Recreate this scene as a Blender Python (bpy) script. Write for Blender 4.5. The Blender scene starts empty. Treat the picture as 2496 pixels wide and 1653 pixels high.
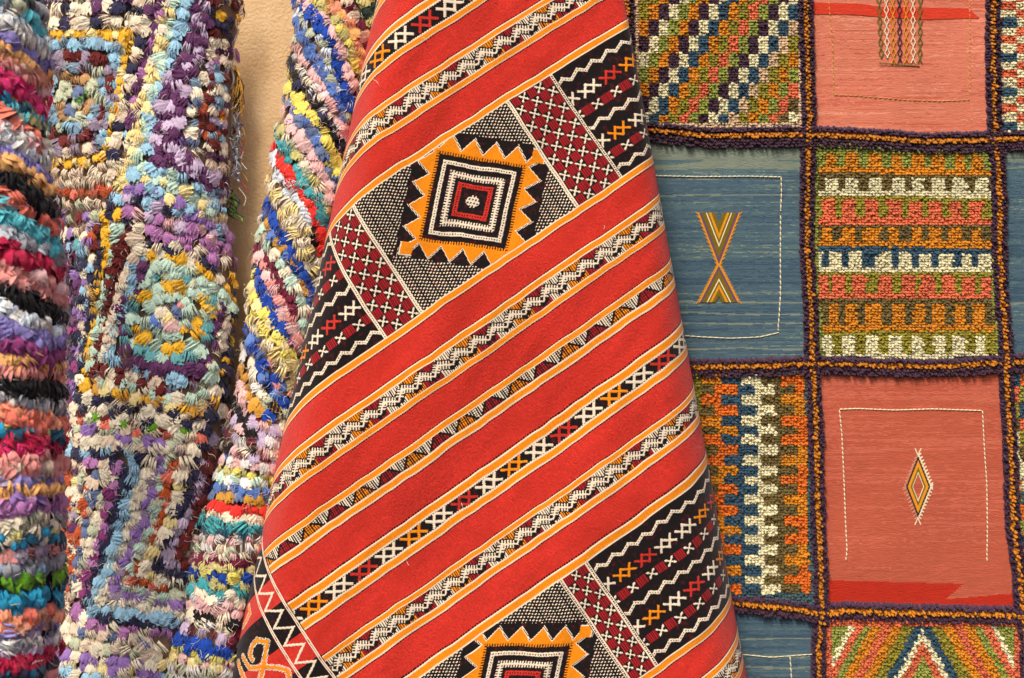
import bpy, math, random
import numpy as np
random.seed(7)
RNG = np.random.default_rng(11)
C = bpy.context.scene.collection
SC = bpy.context.scene

# ------------------------------------------------------------------ camera, sky, sun, exposure
S = 0.0007            # metres per unit of the measured layout
D = 2.4               # camera distance from the wall
CX, CY = 1248.0, 826.5
cam_d = bpy.data.cameras.new('camera'); cam = bpy.data.objects.new('camera', cam_d); C.objects.link(cam)
cam.location = (0, -D, 0); cam.rotation_euler = (math.radians(90), 0, 0)
cam_d.sensor_width = 36.0; cam_d.lens = 36.0 * D / (2496 * S)
cam_d.clip_start = 0.05; cam_d.clip_end = 50
cam_d.dof.use_dof = True; cam_d.dof.focus_distance = D - 0.17; cam_d.dof.aperture_fstop = 2.8
SC.camera = cam

SUN_EL, SUN_AZ = 52.0, -24.0      # azimuth measured from straight behind the camera, minus = from the left
w = bpy.data.worlds.new('World'); SC.world = w; w.use_nodes = True
nt = w.node_tree; bg = nt.nodes['Background']
sky = nt.nodes.new('ShaderNodeTexSky'); sky.sky_type = 'NISHITA'; sky.sun_disc = False
sky.sun_elevation = math.radians(SUN_EL); sky.sun_rotation = math.radians(180 - SUN_AZ)
sky.air_density = 0.5; sky.dust_density = 5.0; sky.ozone_density = 0.5
nt.links.new(sky.outputs[0], bg.inputs[0]); bg.inputs[1].default_value = 0.10
sd = bpy.data.lights.new('sun', 'SUN'); sd.energy = 1.5; sd.angle = math.radians(16); sd.color = (1, 0.94, 0.85)
so = bpy.data.objects.new('sun', sd); C.objects.link(so)
so.rotation_euler = (math.radians(90 - SUN_EL), 0, math.radians(SUN_AZ))
SC.view_settings.view_transform = 'Standard'; SC.view_settings.look = 'None'
SC.view_settings.gamma = 1; SC.view_settings.use_curve_mapping = False
SC.view_settings.exposure = 0.64

# ------------------------------------------------------------------ helpers
def lin(c):
    out = []
    for v in c:
        v = v / 255.0
        out.append(v / 12.92 if v <= 0.04045 else ((v + 0.055) / 1.055) ** 2.4)
    return out

MATS = {}
def cloth(name, rgb, var=0.16, scale=260.0, bump=0.35, rough=0.92, rand=0.12, stretch=None, sheen=0.15, fleck=None, bscale=None, bdist=0.002):
    """procedural wool / cotton: mottled colour, fibre bump, a little sheen"""
    if name in MATS: return MATS[name]
    m = bpy.data.materials.new(name); m.use_nodes = True
    t = m.node_tree; p = t.nodes['Principled BSDF']
    col = lin(rgb)
    geo = t.nodes.new('ShaderNodeNewGeometry')
    vec = geo.outputs['Position']
    if stretch:
        mp = t.nodes.new('ShaderNodeMapping'); mp.vector_type = 'TEXTURE'
        mp.inputs['Rotation'].default_value = (0, stretch[0], 0)
        mp.inputs['Scale'].default_value = (stretch[1], 1, stretch[2])
        t.links.new(vec, mp.inputs[0]); vec = mp.outputs[0]
    n1 = t.nodes.new('ShaderNodeTexNoise'); n1.inputs['Scale'].default_value = scale
    n1.inputs['Detail'].default_value = 3; n1.inputs['Roughness'].default_value = 0.65
    t.links.new(vec, n1.inputs['Vector'])
    oi = t.nodes.new('ShaderNodeObjectInfo')
    # value factor = 1 + var*(noise-.5)*2 + rand*(random-.5)*2
    a = t.nodes.new('ShaderNodeMath'); a.operation = 'MULTIPLY_ADD'
    t.links.new(n1.outputs['Fac'], a.inputs[0]); a.inputs[1].default_value = 4 * var; a.inputs[2].default_value = 1 - 2 * var
    b = t.nodes.new('ShaderNodeMath'); b.operation = 'MULTIPLY_ADD'
    t.links.new(oi.outputs['Random'], b.inputs[0]); b.inputs[1].default_value = 2 * rand; b.inputs[2].default_value = -rand
    s = t.nodes.new('ShaderNodeMath'); s.operation = 'ADD'
    t.links.new(a.outputs[0], s.inputs[0]); t.links.new(b.outputs[0], s.inputs[1])
    hsv = t.nodes.new('ShaderNodeHueSaturation'); hsv.inputs['Color'].default_value = (*col, 1)
    t.links.new(s.outputs[0], hsv.inputs['Value'])
    outc = hsv.outputs[0]
    if fleck:
        n3 = t.nodes.new('ShaderNodeTexNoise'); n3.inputs['Scale'].default_value = fleck[1]; n3.inputs['Detail'].default_value = 2
        t.links.new(geo.outputs['Position'], n3.inputs['Vector'])
        r = t.nodes.new('ShaderNodeMapRange'); r.inputs[1].default_value = fleck[2]; r.inputs[2].default_value = fleck[2] + 0.14
        t.links.new(n3.outputs['Fac'], r.inputs[0])
        mx = t.nodes.new('ShaderNodeMix'); mx.data_type = 'RGBA'
        t.links.new(r.outputs[0], mx.inputs[0]); t.links.new(outc, mx.inputs[6]); mx.inputs[7].default_value = (*lin(fleck[0]), 1)
        outc = mx.outputs[2]
    t.links.new(outc, p.inputs['Base Color'])
    p.inputs['Roughness'].default_value = rough
    p.inputs['Specular IOR Level'].default_value = 0.18
    p.inputs['Sheen Weight'].default_value = sheen; p.inputs['Sheen Roughness'].default_value = 0.5
    n2 = t.nodes.new('ShaderNodeTexNoise'); n2.inputs['Scale'].default_value = bscale or scale * 2.2; n2.inputs['Detail'].default_value = 3
    t.links.new(vec, n2.inputs['Vector'])
    bp = t.nodes.new('ShaderNodeBump'); bp.inputs['Strength'].default_value = bump; bp.inputs['Distance'].default_value = bdist
    t.links.new(n2.outputs['Fac'], bp.inputs['Height']); t.links.new(bp.outputs[0], p.inputs['Normal'])
    MATS[name] = m
    return m

def kof(h): return (D - h * S) / D
def world(P, k):
    """layout units (x right, y down, h towards the viewer) -> metres; k is the one size factor of a rug"""
    P = np.asarray(P, float); o = np.empty_like(P)
    o[:, 0] = (P[:, 0] - CX) * S * k; o[:, 2] = (CY - P[:, 1]) * S * k; o[:, 1] = -P[:, 2] * S
    return o

def mesh_np(name, V, F, mats, midx=None, smooth=True):
    me = bpy.data.meshes.new(name)
    V = np.asarray(V, np.float32); F = np.asarray(F, np.int32)
    n = F.shape[1]
    me.vertices.add(len(V)); me.vertices.foreach_set('co', V.ravel())
    me.loops.add(F.size); me.loops.foreach_set('vertex_index', F.ravel())
    me.polygons.add(len(F))
    me.polygons.foreach_set('loop_start', np.arange(0, F.size, n, dtype=np.int32))
    for m in mats: me.materials.append(m)
    if midx is not None: me.polygons.foreach_set('material_index', np.asarray(midx, np.int32))
    me.polygons.foreach_set('use_smooth', np.full(len(F), smooth))
    me.update(calc_edges=True)
    return me

def link(name, me, parent=None):
    o = bpy.data.objects.new(name, me); C.objects.link(o)
    if parent: o.parent = parent
    return o

def thing(name, label, cat, group=None):
    o = bpy.data.objects.new(name, None); C.objects.link(o); o.empty_display_size = 0.1
    o['label'] = label; o['category'] = cat
    if group: o['group'] = group
    return o

def grid_faces(nu, nv):
    i = np.arange((nu - 1) * (nv - 1)); a = i // (nu - 1); b = i % (nu - 1)
    v = a * nu + b
    return np.stack([v, v + nu, v + nu + 1, v + 1], 1)      # rows v downwards, faces towards the viewer

def vnoise(x, y, seed=0):
    """smooth value noise, about -1..1"""
    def hsh(i, j):
        n = np.sin(i * 127.1 + j * 311.7 + seed * 74.7) * 43758.5453
        return (n - np.floor(n)) * 2 - 1
    xi = np.floor(x); yi = np.floor(y); fx = x - xi; fy = y - yi
    fx = fx * fx * (3 - 2 * fx); fy = fy * fy * (3 - 2 * fy)
    return ((hsh(xi, yi) * (1 - fx) + hsh(xi + 1, yi) * fx) * (1 - fy)
            + (hsh(xi, yi + 1) * (1 - fx) + hsh(xi + 1, yi + 1) * fx) * fy)

def tube(pts, r, n=5):
    """tube along a polyline (layout units) -> verts, quads"""
    P = np.asarray(pts, float); T = np.gradient(P, axis=0); T /= np.linalg.norm(T, axis=1)[:, None] + 1e-9
    up = np.array([0.3, 0.2, 1.0]); A = np.cross(T, up); A /= np.linalg.norm(A, axis=1)[:, None] + 1e-9
    B = np.cross(A, T); V = []
    rr = np.broadcast_to(r, (len(P),))
    for k in range(n):
        a = 2 * math.pi * k / n
        V.append(P + (A * math.cos(a) + B * math.sin(a)) * rr[:, None])
    V = np.stack(V, 1).reshape(-1, 3); F = []
    for i in range(len(P) - 1):
        for k in range(n):
            k2 = (k + 1) % n
            F.append((i * n + k, i * n + k2, (i + 1) * n + k2, (i + 1) * n + k))
    return V, np.array(F)

class Batch:
    def __init__(s): s.V = []; s.F = []; s.M = []; s.n = 0
    def add(s, V, F, m=0):
        s.V.append(V); s.F.append(np.asarray(F) + s.n); s.M.append(np.full(len(F), m)); s.n += len(V)
    def build(s, name, mats, parent, k, smooth=True):
        if not s.V: return None
        return link(name, mesh_np(name, world(np.concatenate(s.V), k), np.concatenate(s.F), mats, np.concatenate(s.M), smooth), parent)

# ------------------------------------------------------------------ the plaster wall
def build_wall():
    m = bpy.data.materials.new('sand_plaster'); m.use_nodes = True
    t = m.node_tree; p = t.nodes['Principled BSDF']
    geo = t.nodes.new('ShaderNodeNewGeometry')
    n1 = t.nodes.new('ShaderNodeTexNoise'); n1.inputs['Scale'].default_value = 14; n1.inputs['Detail'].default_value = 6
    n2 = t.nodes.new('ShaderNodeTexNoise'); n2.inputs['Scale'].default_value = 190; n2.inputs['Detail'].default_value = 4
    for n in (n1, n2): t.links.new(geo.outputs['Position'], n.inputs['Vector'])
    cr = t.nodes.new('ShaderNodeValToRGB')
    cr.color_ramp.elements[0].position = 0.36; cr.color_ramp.elements[0].color = (*lin((220, 180, 128)), 1)
    cr.color_ramp.elements[1].position = 0.72; cr.color_ramp.elements[1].color = (*lin((240, 206, 156)), 1)
    t.links.new(n1.outputs['Fac'], cr.inputs[0]); t.links.new(cr.outputs[0], p.inputs['Base Color'])
    p.inputs['Roughness'].default_value = 0.95
    bp = t.nodes.new('ShaderNodeBump'); bp.inputs['Strength'].default_value = 0.5; bp.inputs['Distance'].default_value = 0.004
    t.links.new(n2.outputs['Fac'], bp.inputs['Height']); t.links.new(bp.outputs[0], p.inputs['Normal'])
    nu, nv = 60, 60
    x = np.linspace(-600, 3100, nu); y = np.linspace(-500, 2200, nv)
    X, Y = np.meshgrid(x, y)
    H = 4 * vnoise(X / 160, Y / 160, 3)
    o = link('wall', mesh_np('wall', world(np.stack([X.ravel(), Y.ravel(), H.ravel()], 1), 1.0), grid_faces(nu, nv), [m]))
    o['kind'] = 'structure'; o['label'] = 'sand coloured plaster wall showing between the hanging rugs'; o['category'] = 'wall'
build_wall()

# ================================================================== THE RED KILIM
def build_kilim():
    H0 = 255.0; K = kof(H0)
    root = thing('kilim', 'red flatwoven kilim with diagonal orange stripes and black and white brocade bands', 'rug')
    root.location = (0, -H0 * S, -0.62)
    st = (math.radians(-33), 3.0, 1.0)
    red = cloth('kilim_red_wool', (217, 50, 36), var=0.20, scale=340, bump=0.7, rand=0.05, stretch=(math.radians(57), 3.2, 1.0), bdist=0.004, fleck=((211, 48, 32), 24, 0.48))
    org = cloth('kilim_orange_wool', (246, 142, 10), var=0.18, scale=300, bump=0.4, rand=0.02)
    crm = cloth('kilim_cream_wool', (246, 226, 196), var=0.08, scale=420, bump=0.4, rand=0.0)
    blk = cloth('kilim_black_wool', (22, 14, 14), var=0.12, scale=420, bump=0.4, rand=0.0, fleck=((74, 16, 20), 130, 0.56))
    dkr = cloth('kilim_dark_red_wool', (172, 26, 32), var=0.10, scale=420, bump=0.4, rand=0.0)
    MS = [red, org, crm, blk, dkr]
    RED, ORG, CRM, BLK, DKR = range(5)
    G = 0.46; R0 = 456.0

    def flat(X, r):
        x = X + G * (r - R0)
        mr = np.interp(r, [0, 300, 640, 900, 1500], [.60, .615, .67, .70, .70])
        ml = np.interp(r, [0, 300, 700, 1500], [.645, .665, .69, .70])
        dx = x - 1200
        m = ml + (mr - ml) / (1 + np.exp(-dx / 40.0))
        y = r - m * dx + 2.4 * vnoise(X / 70, r / 130, 5) + 1.5 * vnoise(X / 26, r / 60, 6)
        return x + 1.2 * vnoise(X / 60, r / 60, 8), y
    E = (D - (H0 - 130) * S) / (D - H0 * S)
    A0 = np.array([CX + (921 - CX) * E, 826.5 - 826.5 * E]); A1 = np.array([CX + (571 - CX) * E, CY + (1611 - CY) * E])
    d = (A1 - A0) / np.linalg.norm(A1 - A0); NL = np.array([d[1], -d[0]])
    B0 = np.array([1524.0, 0.0]); B1 = np.array([1840.0, 1653.0])
    d2 = (B1 - B0) / np.linalg.norm(B1 - B0); NR = np.array([-d2[1], d2[0]])
    RL = 132.0

    def fold(x, y):
        p = (x - A0[0]) * NL[0] + (y - A0[1]) * NL[1]
        ph = np.clip((RL - p) / RL, 0, 9)
        px = np.where(ph > 0, RL - RL * np.sin(ph), p); h = H0 - RL * (1 - np.cos(ph))
        x2 = x + (px - p) * NL[0]; y2 = y + (px - p) * NL[1]
        q = (x - B0[0]) * NR[0] + (y - B0[1]) * NR[1]
        rr = 16 + 0.085 * np.clip(y, 0, 2000)
        # material fold measured so that the silhouette stays on the edge line
        pr = np.clip((rr - q) / rr, 0, 9)
        qx = np.where(pr > 0, rr - rr * np.sin(pr), q)
        h = h - rr * (1 - np.cos(pr))
        x2 = x2 + (qx - q) * NR[0]; y2 = y2 + (qx - q) * NR[1]
        und = 12.0 * vnoise(x / 190, y / 360, 21) + 4.0 * vnoise(x / 80 + y / 300, y / 260, 22) + 1.6 * vnoise(x / 36 + y / 60, y / 70, 23)
        return x2, y2, h + und, ph, pr

    def patch(name, r0, r1, su, sr, colour, parent, x0=-260, x1=2000, relief=0.9, lims=None):
        """one woven region as its own sheet of cloth; colour(X, r) gives the yarn of each stitch"""
        nr = max(2, int(round((r1 - r0) / sr)) + 1); nx = int((x1 - x0) / su) + 1
        Xv = np.linspace(x0, x1, nx); rv = np.linspace(r0, r1, nr)
        Xg, rg = np.meshgrid(Xv, rv)
        x, y = flat(Xg, rg); x3, y3, h, pl, pr = fold(x, y)
        F = grid_faces(nx, nr)
        Xc = (0.25 * (Xg[:-1, :-1] + Xg[1:, :-1] + Xg[:-1, 1:] + Xg[1:, 1:]))
        rc = (0.25 * (rg[:-1, :-1] + rg[1:, :-1] + rg[:-1, 1:] + rg[1:, 1:]))
        col = colour(Xc, rc)
        cv = np.where((col == CRM) | (col == ORG) | (col == DKR), 1.0, 0.0)
        hv = np.zeros_like(h); cnt = np.zeros_like(h)
        for a in (slice(0, -1), slice(1, None)):
            for b in (slice(0, -1), slice(1, None)):
                hv[a, b] += cv; cnt[a, b] += 1
        h = h + relief * hv / cnt
        keep = (pl[:-1, :-1] < 2.5) & (pr[:-1, :-1] < 2.3) & (y[:-1, :-1] > -150) & (y[:-1, :-1] < 1800)
        return split(name, x3, y3, h, F, col, keep, parent)

    def split(name, x3, y3, h, F, col, keep, parent):
        keep = keep.ravel(); F = F[keep]; c = col.ravel()[keep]
        if len(F) == 0: return None
        used, inv = np.unique(F, return_inverse=True)
        P = np.stack([x3.ravel()[used], y3.ravel()[used], h.ravel()[used]], 1)
        Wp = world(P, K); Wp -= np.array(root.location)
        cs, ci = np.unique(c, return_inverse=True)
        me = mesh_np(name, Wp, inv.reshape(F.shape), [MS[i] for i in cs], ci)
        return link(name, me, parent)

    # ---- yarn patterns -------------------------------------------------
    def plain(X, r): return np.zeros(X.shape, int)

    def stripe(r0, r1, red_first):
        def f(X, r):
            t = (r - r0) / (r1 - r0)
            if not red_first: t = 1 - t
            ser = ((X / 4.0) % 1 < 0.5) * 0.06
            dots = np.where((X / 5.6) % 1 < 0.66, BLK, RED)
            c = np.full(X.shape, ORG)
            c = np.where(t < 0.32 - ser, CRM, c); c = np.where(t > 0.83 + ser, CRM, c)
            c = np.where(t < 0.15, dots, c)
            return c
        return f

    def loc(dX, dr, m=0.68):
        x = dX + G * dr
        return x, dr - m * x

    def zigzag(r0, r1, off=0.0):
        W, HX, UP = 44.0, 39.0, 30.0; top = r0 + (r1 - r0 - 26) * 0.5
        def f(X, r):
            c = np.full(X.shape, BLK); Xs = X - off
            k0 = np.floor(Xs / W)
            far = np.ones(X.shape, bool); white = np.zeros(X.shape, bool)
            for dk in (-2, -1, 0, 1, 2):
                x, y = loc(Xs - (k0 + dk) * W, r - top)
                xv = x - (HX - (W - HX) * y / UP)
                inH = (x > -5) & (x < HX + 4); inV = (y > -UP - 3) & (y < 4)
                white |= (np.abs(y) < 2.0) & (x > -2) & (x < HX) | (np.abs(xv) < 2.0) & (y < 2) & (y > -UP)
                white |= (np.abs(y) < 9.8) & (x > 0) & (x < HX - 9) & ((x / 6.8) % 1 < 0.5)
                white |= (np.abs(xv) < 9.8) & (y < -7) & (y > -UP - 2) & ((y / 6.8) % 1 < 0.5)
                far &= ~((np.abs(y) < 12.6) & inH); far &= ~((np.abs(xv) < 12.6) & inV)
            cyc = np.array([ORG, DKR, CRM])[(np.floor(Xs / W).astype(int)) % 3]
            hat = ((X / 4.6) % 1 < 0.6)
            c = np.where(far & hat, cyc, c)
            return np.where(white, CRM, c)
        return f

    def triangles(r0, r1, off=0.0):
        def f(X, r):
            t = (r - r0) / (r1 - r0); Xs = X - off; P = 63.0
            k = np.floor(Xs / P); u = Xs / P - k
            half = 0.10 + 0.34 * t
            inside = np.abs(u - 0.5) < half
            edge = np.abs(np.abs(u - 0.5) - half) < 0.05
            colr = np.where(k.astype(int) % 2 == 0, DKR, ORG)
            hat = ((X / 5.0) % 1 < 0.56) & ((r / 6.5) % 1 < 0.78)
            hat2 = ((X / 5.0) % 1 < 0.52) & (((r / 6.5) % 1 < 0.72) | (k.astype(int) % 2 == 0))
            c = np.where(inside, np.where(hat, colr, BLK), np.where(hat2, CRM, BLK))
            return np.where(edge, BLK, c)
        return f

    def hash_group(x, y, s=1.0):
        x = x / s; y = y / s; tk = 3.3
        return ((np.abs(x - 12) < tk) & (y > -29) & (y < 14)) | ((np.abs(x + 12) < tk) & (y > -14) & (y < 29)) | \
               ((np.abs(y + 9.5) < tk) & (x > -16) & (x < 34)) | ((np.abs(y - 9.5) < tk) & (x > -34) & (x < 16))

    def lattice(r0, r1, off=0.0, Gp=61.0, s=1.0, cyc=(DKR + 10, CRM, ORG, CRM), trim=True):
        def f(X, r):
            Xs = X - off; k = np.floor(Xs / Gp); c = np.full(X.shape, BLK)
            for dk in (-1, 0, 1):
                kk = k + dk
                x, y = loc(Xs - (kk + 0.5) * Gp, r - 0.5 * (r0 + r1))
                w_ = hash_group(x, y, s)
                colr = np.array([RED if q > 9 else q for q in cyc])[kk.astype(int) % len(cyc)]
                c = np.where(w_, colr, c)
            if not trim: return c
            edge = (r - r0 < 3.0) | (r1 - r < 3.0)
            return np.where(edge, np.where((X / 5.6) % 1 < 0.5, BLK, CRM), c)
        return f

    def flake(sx, sy):
        """cell coordinates -.5..+.5; arms run to the corners and end in serifs"""
        ax, ay = np.abs(sx), np.abs(sy); dg = np.abs(ax - ay)
        return ((dg < 0.095) & (np.maximum(ax, ay) < 0.43)) | ((np.maximum(ax, ay) > 0.28) & (dg < 0.16) & (np.maximum(ax, ay) < 0.40))

    def ladder(X, r, rc, off):
        W, HX, UP = 36.0, 22.0, 24.5; out = np.zeros(X.shape, int); Xs = X - off; k0 = np.floor(Xs / W)
        for dk in (-2, -1, 0, 1, 2):
            x, y = loc(Xs - (k0 + dk) * W, r - (rc - 7))
            xv = x - (HX - (W - HX) * y / UP)
            a = (np.abs(y) < 4.0) & (x > -4) & (x < HX + 3); b = (np.abs(xv) < 4.2) & (y < 3) & (y > -UP - 3)
            hole = ((np.abs(y) < 1.3) & (x > 0) & (x < HX - 1) & ((x / 6.6) % 1 < 0.42)) | ((np.abs(xv) < 1.3) & (y < -4) & (y > -UP + 3) & ((y / 6.6) % 1 < 0.42))
            out = np.where((a | b) & (out == 0), 1, out); out = np.where(hole, 2, out)
        return out == 1

    def rows_colour(X, r, r0, h, off, cyc1, cyc2):
        c = np.full(X.shape, BLK); t = (r - r0) / h
        for fr in (0.09, 0.515, 0.925):
            c = np.where(ladder(X, r, r0 + fr * h, off + fr * 40) & (np.abs(t - fr) < 0.075), CRM, c)
        for fr, cyc in ((0.245, cyc1), (0.665, cyc2)):
            g = lattice(r0 + fr * h - 26, r0 + fr * h + 26, off + 14, 50.0, 0.84, cyc, False)(X, r)
            c = np.where(np.abs(t - fr) < 0.064, g, c)
        for fr in (0.385, 0.80):
            cell = 23.0; k = np.floor((X - off) / cell); sx = (X - off) / cell - k - 0.5; sy = (r - r0 - fr * h) / 29.0
            inr = np.abs(r - r0 - fr * h) < 14
            sq = (k.astype(int) % 2 == 0)
            hat = np.where((X / 4.2) % 1 < 0.64, DKR, BLK)
            v = np.where(sq, hat, np.where(flake(sx, sy), CRM, BLK))
            c = np.where(inr, v, c)
        return c

    def checker_colour(X, r, xa, r0, cw, ch):
        i = np.floor((X - xa) / cw); j = np.floor((r - r0) / ch)
        sx = (X - xa) / cw - i - .5; sy = (r - r0) / ch - j - .5
        sq = ((i + j).astype(int) % 2 == 0)
        hat = np.where((X / 4.4) % 1 < 0.66, DKR, BLK)
        return np.where(sq, hat, np.where(flake(sx, sy), CRM, BLK))

    def line_colour(X, r, xa, wd, red_mix=False):
        t = (X - xa) / wd
        mid = np.where((r / 6.5) % 1 < 0.55, BLK, CRM)
        c = np.where(np.abs(t - 0.5) < 0.14, mid, CRM)
        c = np.where((t < 0.10) | (t > 0.9), BLK, c)
        return c

    def medal_pq(X, r, xc, rc, la=.21, lb=.15):
        x, y = loc(X - xc, r - rc, 0.665)
        # square leans a little: x = p - .21 q ; y = .15 p + q
        det = 1 + la * lb
        return (x + la * y) / det, (y - lb * x) / det

    def medal_colour(X, r, xc, rc, lean):
        p, q = medal_pq(X, r, xc, rc, *lean)
        ap, aq = np.abs(p), np.abs(q); dd = np.maximum(ap, aq); side = np.where(ap > aq, q, p)
        c = np.full(X.shape, BLK)
        saw = np.abs(((side + 26.5) / 53.0) % 1 - 0.5) * 2          # 0 valley .. 1 peak
        saw = np.abs((side / 53.0 + 0.5) % 1 - 0.5) * 2
        Dd = 116 + 34 * saw
        Dd = np.where((ap > 118) & (aq > 118), 150, Dd)
        c = np.where(dd < Dd, ORG, c)
        c = np.where((dd < Dd) & (dd > Dd - 3.0), CRM, c)
        c = np.where((dd > Dd + 2) & (dd < Dd + 4.6) & (((side / 53.0 + .5) % 1) < 0.5), CRM, c)
        teeth = (side / 6.4) % 1 < 0.45
        c = np.where((dd < 108) & teeth, BLK, c); c = np.where(dd < 101, BLK, c)
        hole = (np.abs(dd - 83.5) < 1.6) & ((side / 6.4) % 1 < 0.45)
        c = np.where((dd > 79) & (dd < 88.5) & ~hole, CRM, c)
        spine = np.abs(dd - 58.5) < 2.3
        barb = (np.abs(dd - 58.5) < 8) & ((side / 6.6) % 1 < 0.5)
        c = np.where(spine | barb, CRM, c)
        hole2 = (np.abs(dd - 37) < 1.8) & ((side / 6.4) % 1 < 0.42)
        c = np.where((dd > 31.5) & (dd < 42.5) & ~hole2, RED, c)
        blob = (dd < 16) & ((((p + q * .3) / 7.6) % 1 < 0.46) | ((np.abs(q) < 2.2) | (np.abs(aq - 9) < 1.8))) & (ap + aq < 21)
        c = np.where(blob, CRM, c)
        return c

    def dots_colour(X, r):
        cu, cr = 5.6, 5.5
        i = np.floor(X / cu); j = np.floor(r / cr); fu = X / cu - i; fr = r / cr - j
        on = ((i + j).astype(int) % 2 == 0) & (np.abs(fu - .5) < .33) & (np.abs(fr - .5) < .33)
        return np.where(on, CRM, BLK)

    # ---- the bands in order down the cloth, r measured on the line x = 1200 ----
    EB = 393.0        # where the end border begins (along the stripe)
    def edge_at(r): return EB
    bands = []        # kind, r0, r1
    reds = [(-520, -295), (-190, -110), (-4, 70), (168, 244), (670, 753), (861, 942), (1027, 1118), (1222, 1307), (1411, 1495), (1930, 2008), (2112, 2420)]
    stripes = [(-295, -270, 1), (-215, -190, 0), (-110, -81, 1), (-27, -4, 0), (70, 91, 1), (145, 168, 0), (244, 270, 1), (643, 670, 0), (753, 779, 1), (838, 861, 0),
               (942, 966, 1), (998, 1027, 0), (1118, 1152, 1), (1192, 1222, 0), (1307, 1329, 1), (1383, 1411, 0), (1495, 1530, 1), (1903, 1930, 0), (2008, 2034, 1), (2088, 2112, 0)]
    zig = [(-270, -215, 5), (91, 145, 12), (779, 838, 30), (1329, 1383, 22), (2034, 2088, 0)]
    lat = [(-81, -27, 20), (1152, 1192, 39)]
    tri = [(966, 998, 41)]
    XL = EB
    for r0, r1 in reds: patch('red_band', r0, r1, 6, 5, plain, root, x0=XL if r0 > 700 else -260)
    for r0, r1, rf in stripes: patch('orange_stripe', r0, r1, 2.0, 1.9, stripe(r0, r1, rf), root, x0=XL if r0 > 700 else -260, relief=0.7)
    for r0, r1, o in zig: patch('zigzag_band', r0, r1, 1.7, 2.0, zigzag(r0, r1, o), root, x0=XL if r0 > 700 else -260)
    for r0, r1, o in lat: patch('lattice_band', r0, r1, 1.9, 2.0, lattice(r0, r1, o), root, x0=XL if r0 > 700 else -260)
    for r0, r1, o in tri: patch('triangle_band', r0, r1, 1.5, 1.8, triangles(r0, r1, o), root, x0=XL)

    # ---- brocaded panels ------------------------------------------------
    def panel(r0, r1, xc, lines, cols, offL, offR, cR1, cR2, x0, x1, mlabel, lean=(.21, .15)):
        h = r1 - r0; rc = 0.5 * (r0 + r1) + (3 if r0 < 600 else 8)
        la, lb, lc, ld = lines; LW = 9.0
        su, sr = 1.55, 1.85
        nr = int(h / sr) + 1; nx = int((x1 - x0) / su) + 1
        Xg, rg = np.meshgrid(np.linspace(x0, x1, nx), np.linspace(r0, r1, nr))
        x, y = flat(Xg, rg); x3, y3, hh, pl, pr = fold(x, y)
        F = grid_faces(nx, nr)
        Xc = 0.5 * (Xg[:-1, :-1] + Xg[:-1, 1:]); r_ = 0.5 * (rg[:-1, :-1] + rg[1:, :-1])
        reg = np.zeros(Xc.shape, int); col = np.full(Xc.shape, BLK)
        # regions: 0 left rows, 1 right rows, 2/3 checker strips, 4-7 dividers, 8 medallion, 9-12 dotted fields, 13 black surround
        reg[Xc > ld] = 1
        col = np.where(Xc < la, rows_colour(Xc, r_, r0, h, offL, (CRM, ORG, CRM, DKR + 10), (ORG, CRM, DKR + 10, CRM)), col)
        col = np.where(Xc > ld + LW, rows_colour(Xc, r_, r0, h, offR, cR1, cR2), col)
        chh = h / 13.0
        for xa, xb, rg_, nc in ((la, lb, 2, cols[0]), (lc, ld, 3, cols[1])):
            m = (Xc > xa + LW) & (Xc <= xb); reg[m] = rg_
            col = np.where(m, checker_colour(Xc, r_, xa + LW, r0, (xb - xa - LW) / nc, chh), col)
        m = (Xc > lb + LW) & (Xc <= lc)
        p, q = medal_pq(Xc, r_, xc, rc, *lean); ap, aq = np.abs(p), np.abs(q)
        mc = medal_colour(Xc, r_, xc, rc, lean); dots = dots_colour(Xc, r_)
        inmed = np.maximum(ap, aq) < 153
        fld = [(q < -158) & (ap < 160), (q > 153) & (ap < 160), (p < -160) & (aq < 152), (p > 162) & (aq < 152)]
        reg[m] = 13; reg[m & inmed] = 8; col = np.where(m & inmed, mc, col)
        for i, fm in enumerate(fld):
            mm = m & fm & ~inmed; reg[mm] = 9 + i; col = np.where(mm, dots, col)
        for i, xa in enumerate(lines):
            m = (Xc > xa) & (Xc <= xa + LW); reg[m] = 4 + i; col = np.where(m, line_colour(Xc, r_, xa, LW), col)
        cv = ((col == CRM) | (col == ORG) | (col == DKR) | (col == RED)).astype(float)
        hv = np.zeros_like(hh); cnt = np.zeros_like(hh)
        for a in (slice(0, -1), slice(1, None)):
            for b in (slice(0, -1), slice(1, None)):
                hv[a, b] += cv; cnt[a, b] += 1
        hh = hh + 1.0 * hv / cnt
        keep = (pl[:-1, :-1] < 2.5) & (pr[:-1, :-1] < 2.3) & (y[:-1, :-1] > -150) & (y[:-1, :-1] < 1800)
        base = split('brocade_panel', x3, y3, hh, F, col, keep & (reg == 13), root)
        base['label'] = mlabel
        names = {0: 'motif_rows', 1: 'motif_rows', 2: 'checker_strip', 3: 'checker_strip', 4: 'divider_line', 5: 'divider_line', 6: 'divider_line', 7: 'divider_line',
                 8: 'medallion', 9: 'dotted_field', 10: 'dotted_field', 11: 'dotted_field', 12: 'dotted_field'}
        for rid, nm in names.items(): split(nm, x3, y3, hh, F, col, keep & (reg == rid), base)
    panel(270, 643, 1150, (848, 936, 1318, 1424), (4, 5), 833, 1441, (CRM, DKR + 10, ORG, CRM), (ORG, CRM, DKR + 10, CRM), 380, 1700,
          'black brocade panel with an orange bordered square medallion')
    panel(1530, 1903, 683, (400, 478, 868, 931), (4, 3), 480, 948, (ORG, DKR + 10, CRM, CRM), (ORG, CRM, DKR + 10, CRM), 393, 1460,
          'lower black brocade panel cut off by the picture edge', (.21, .01))

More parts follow.
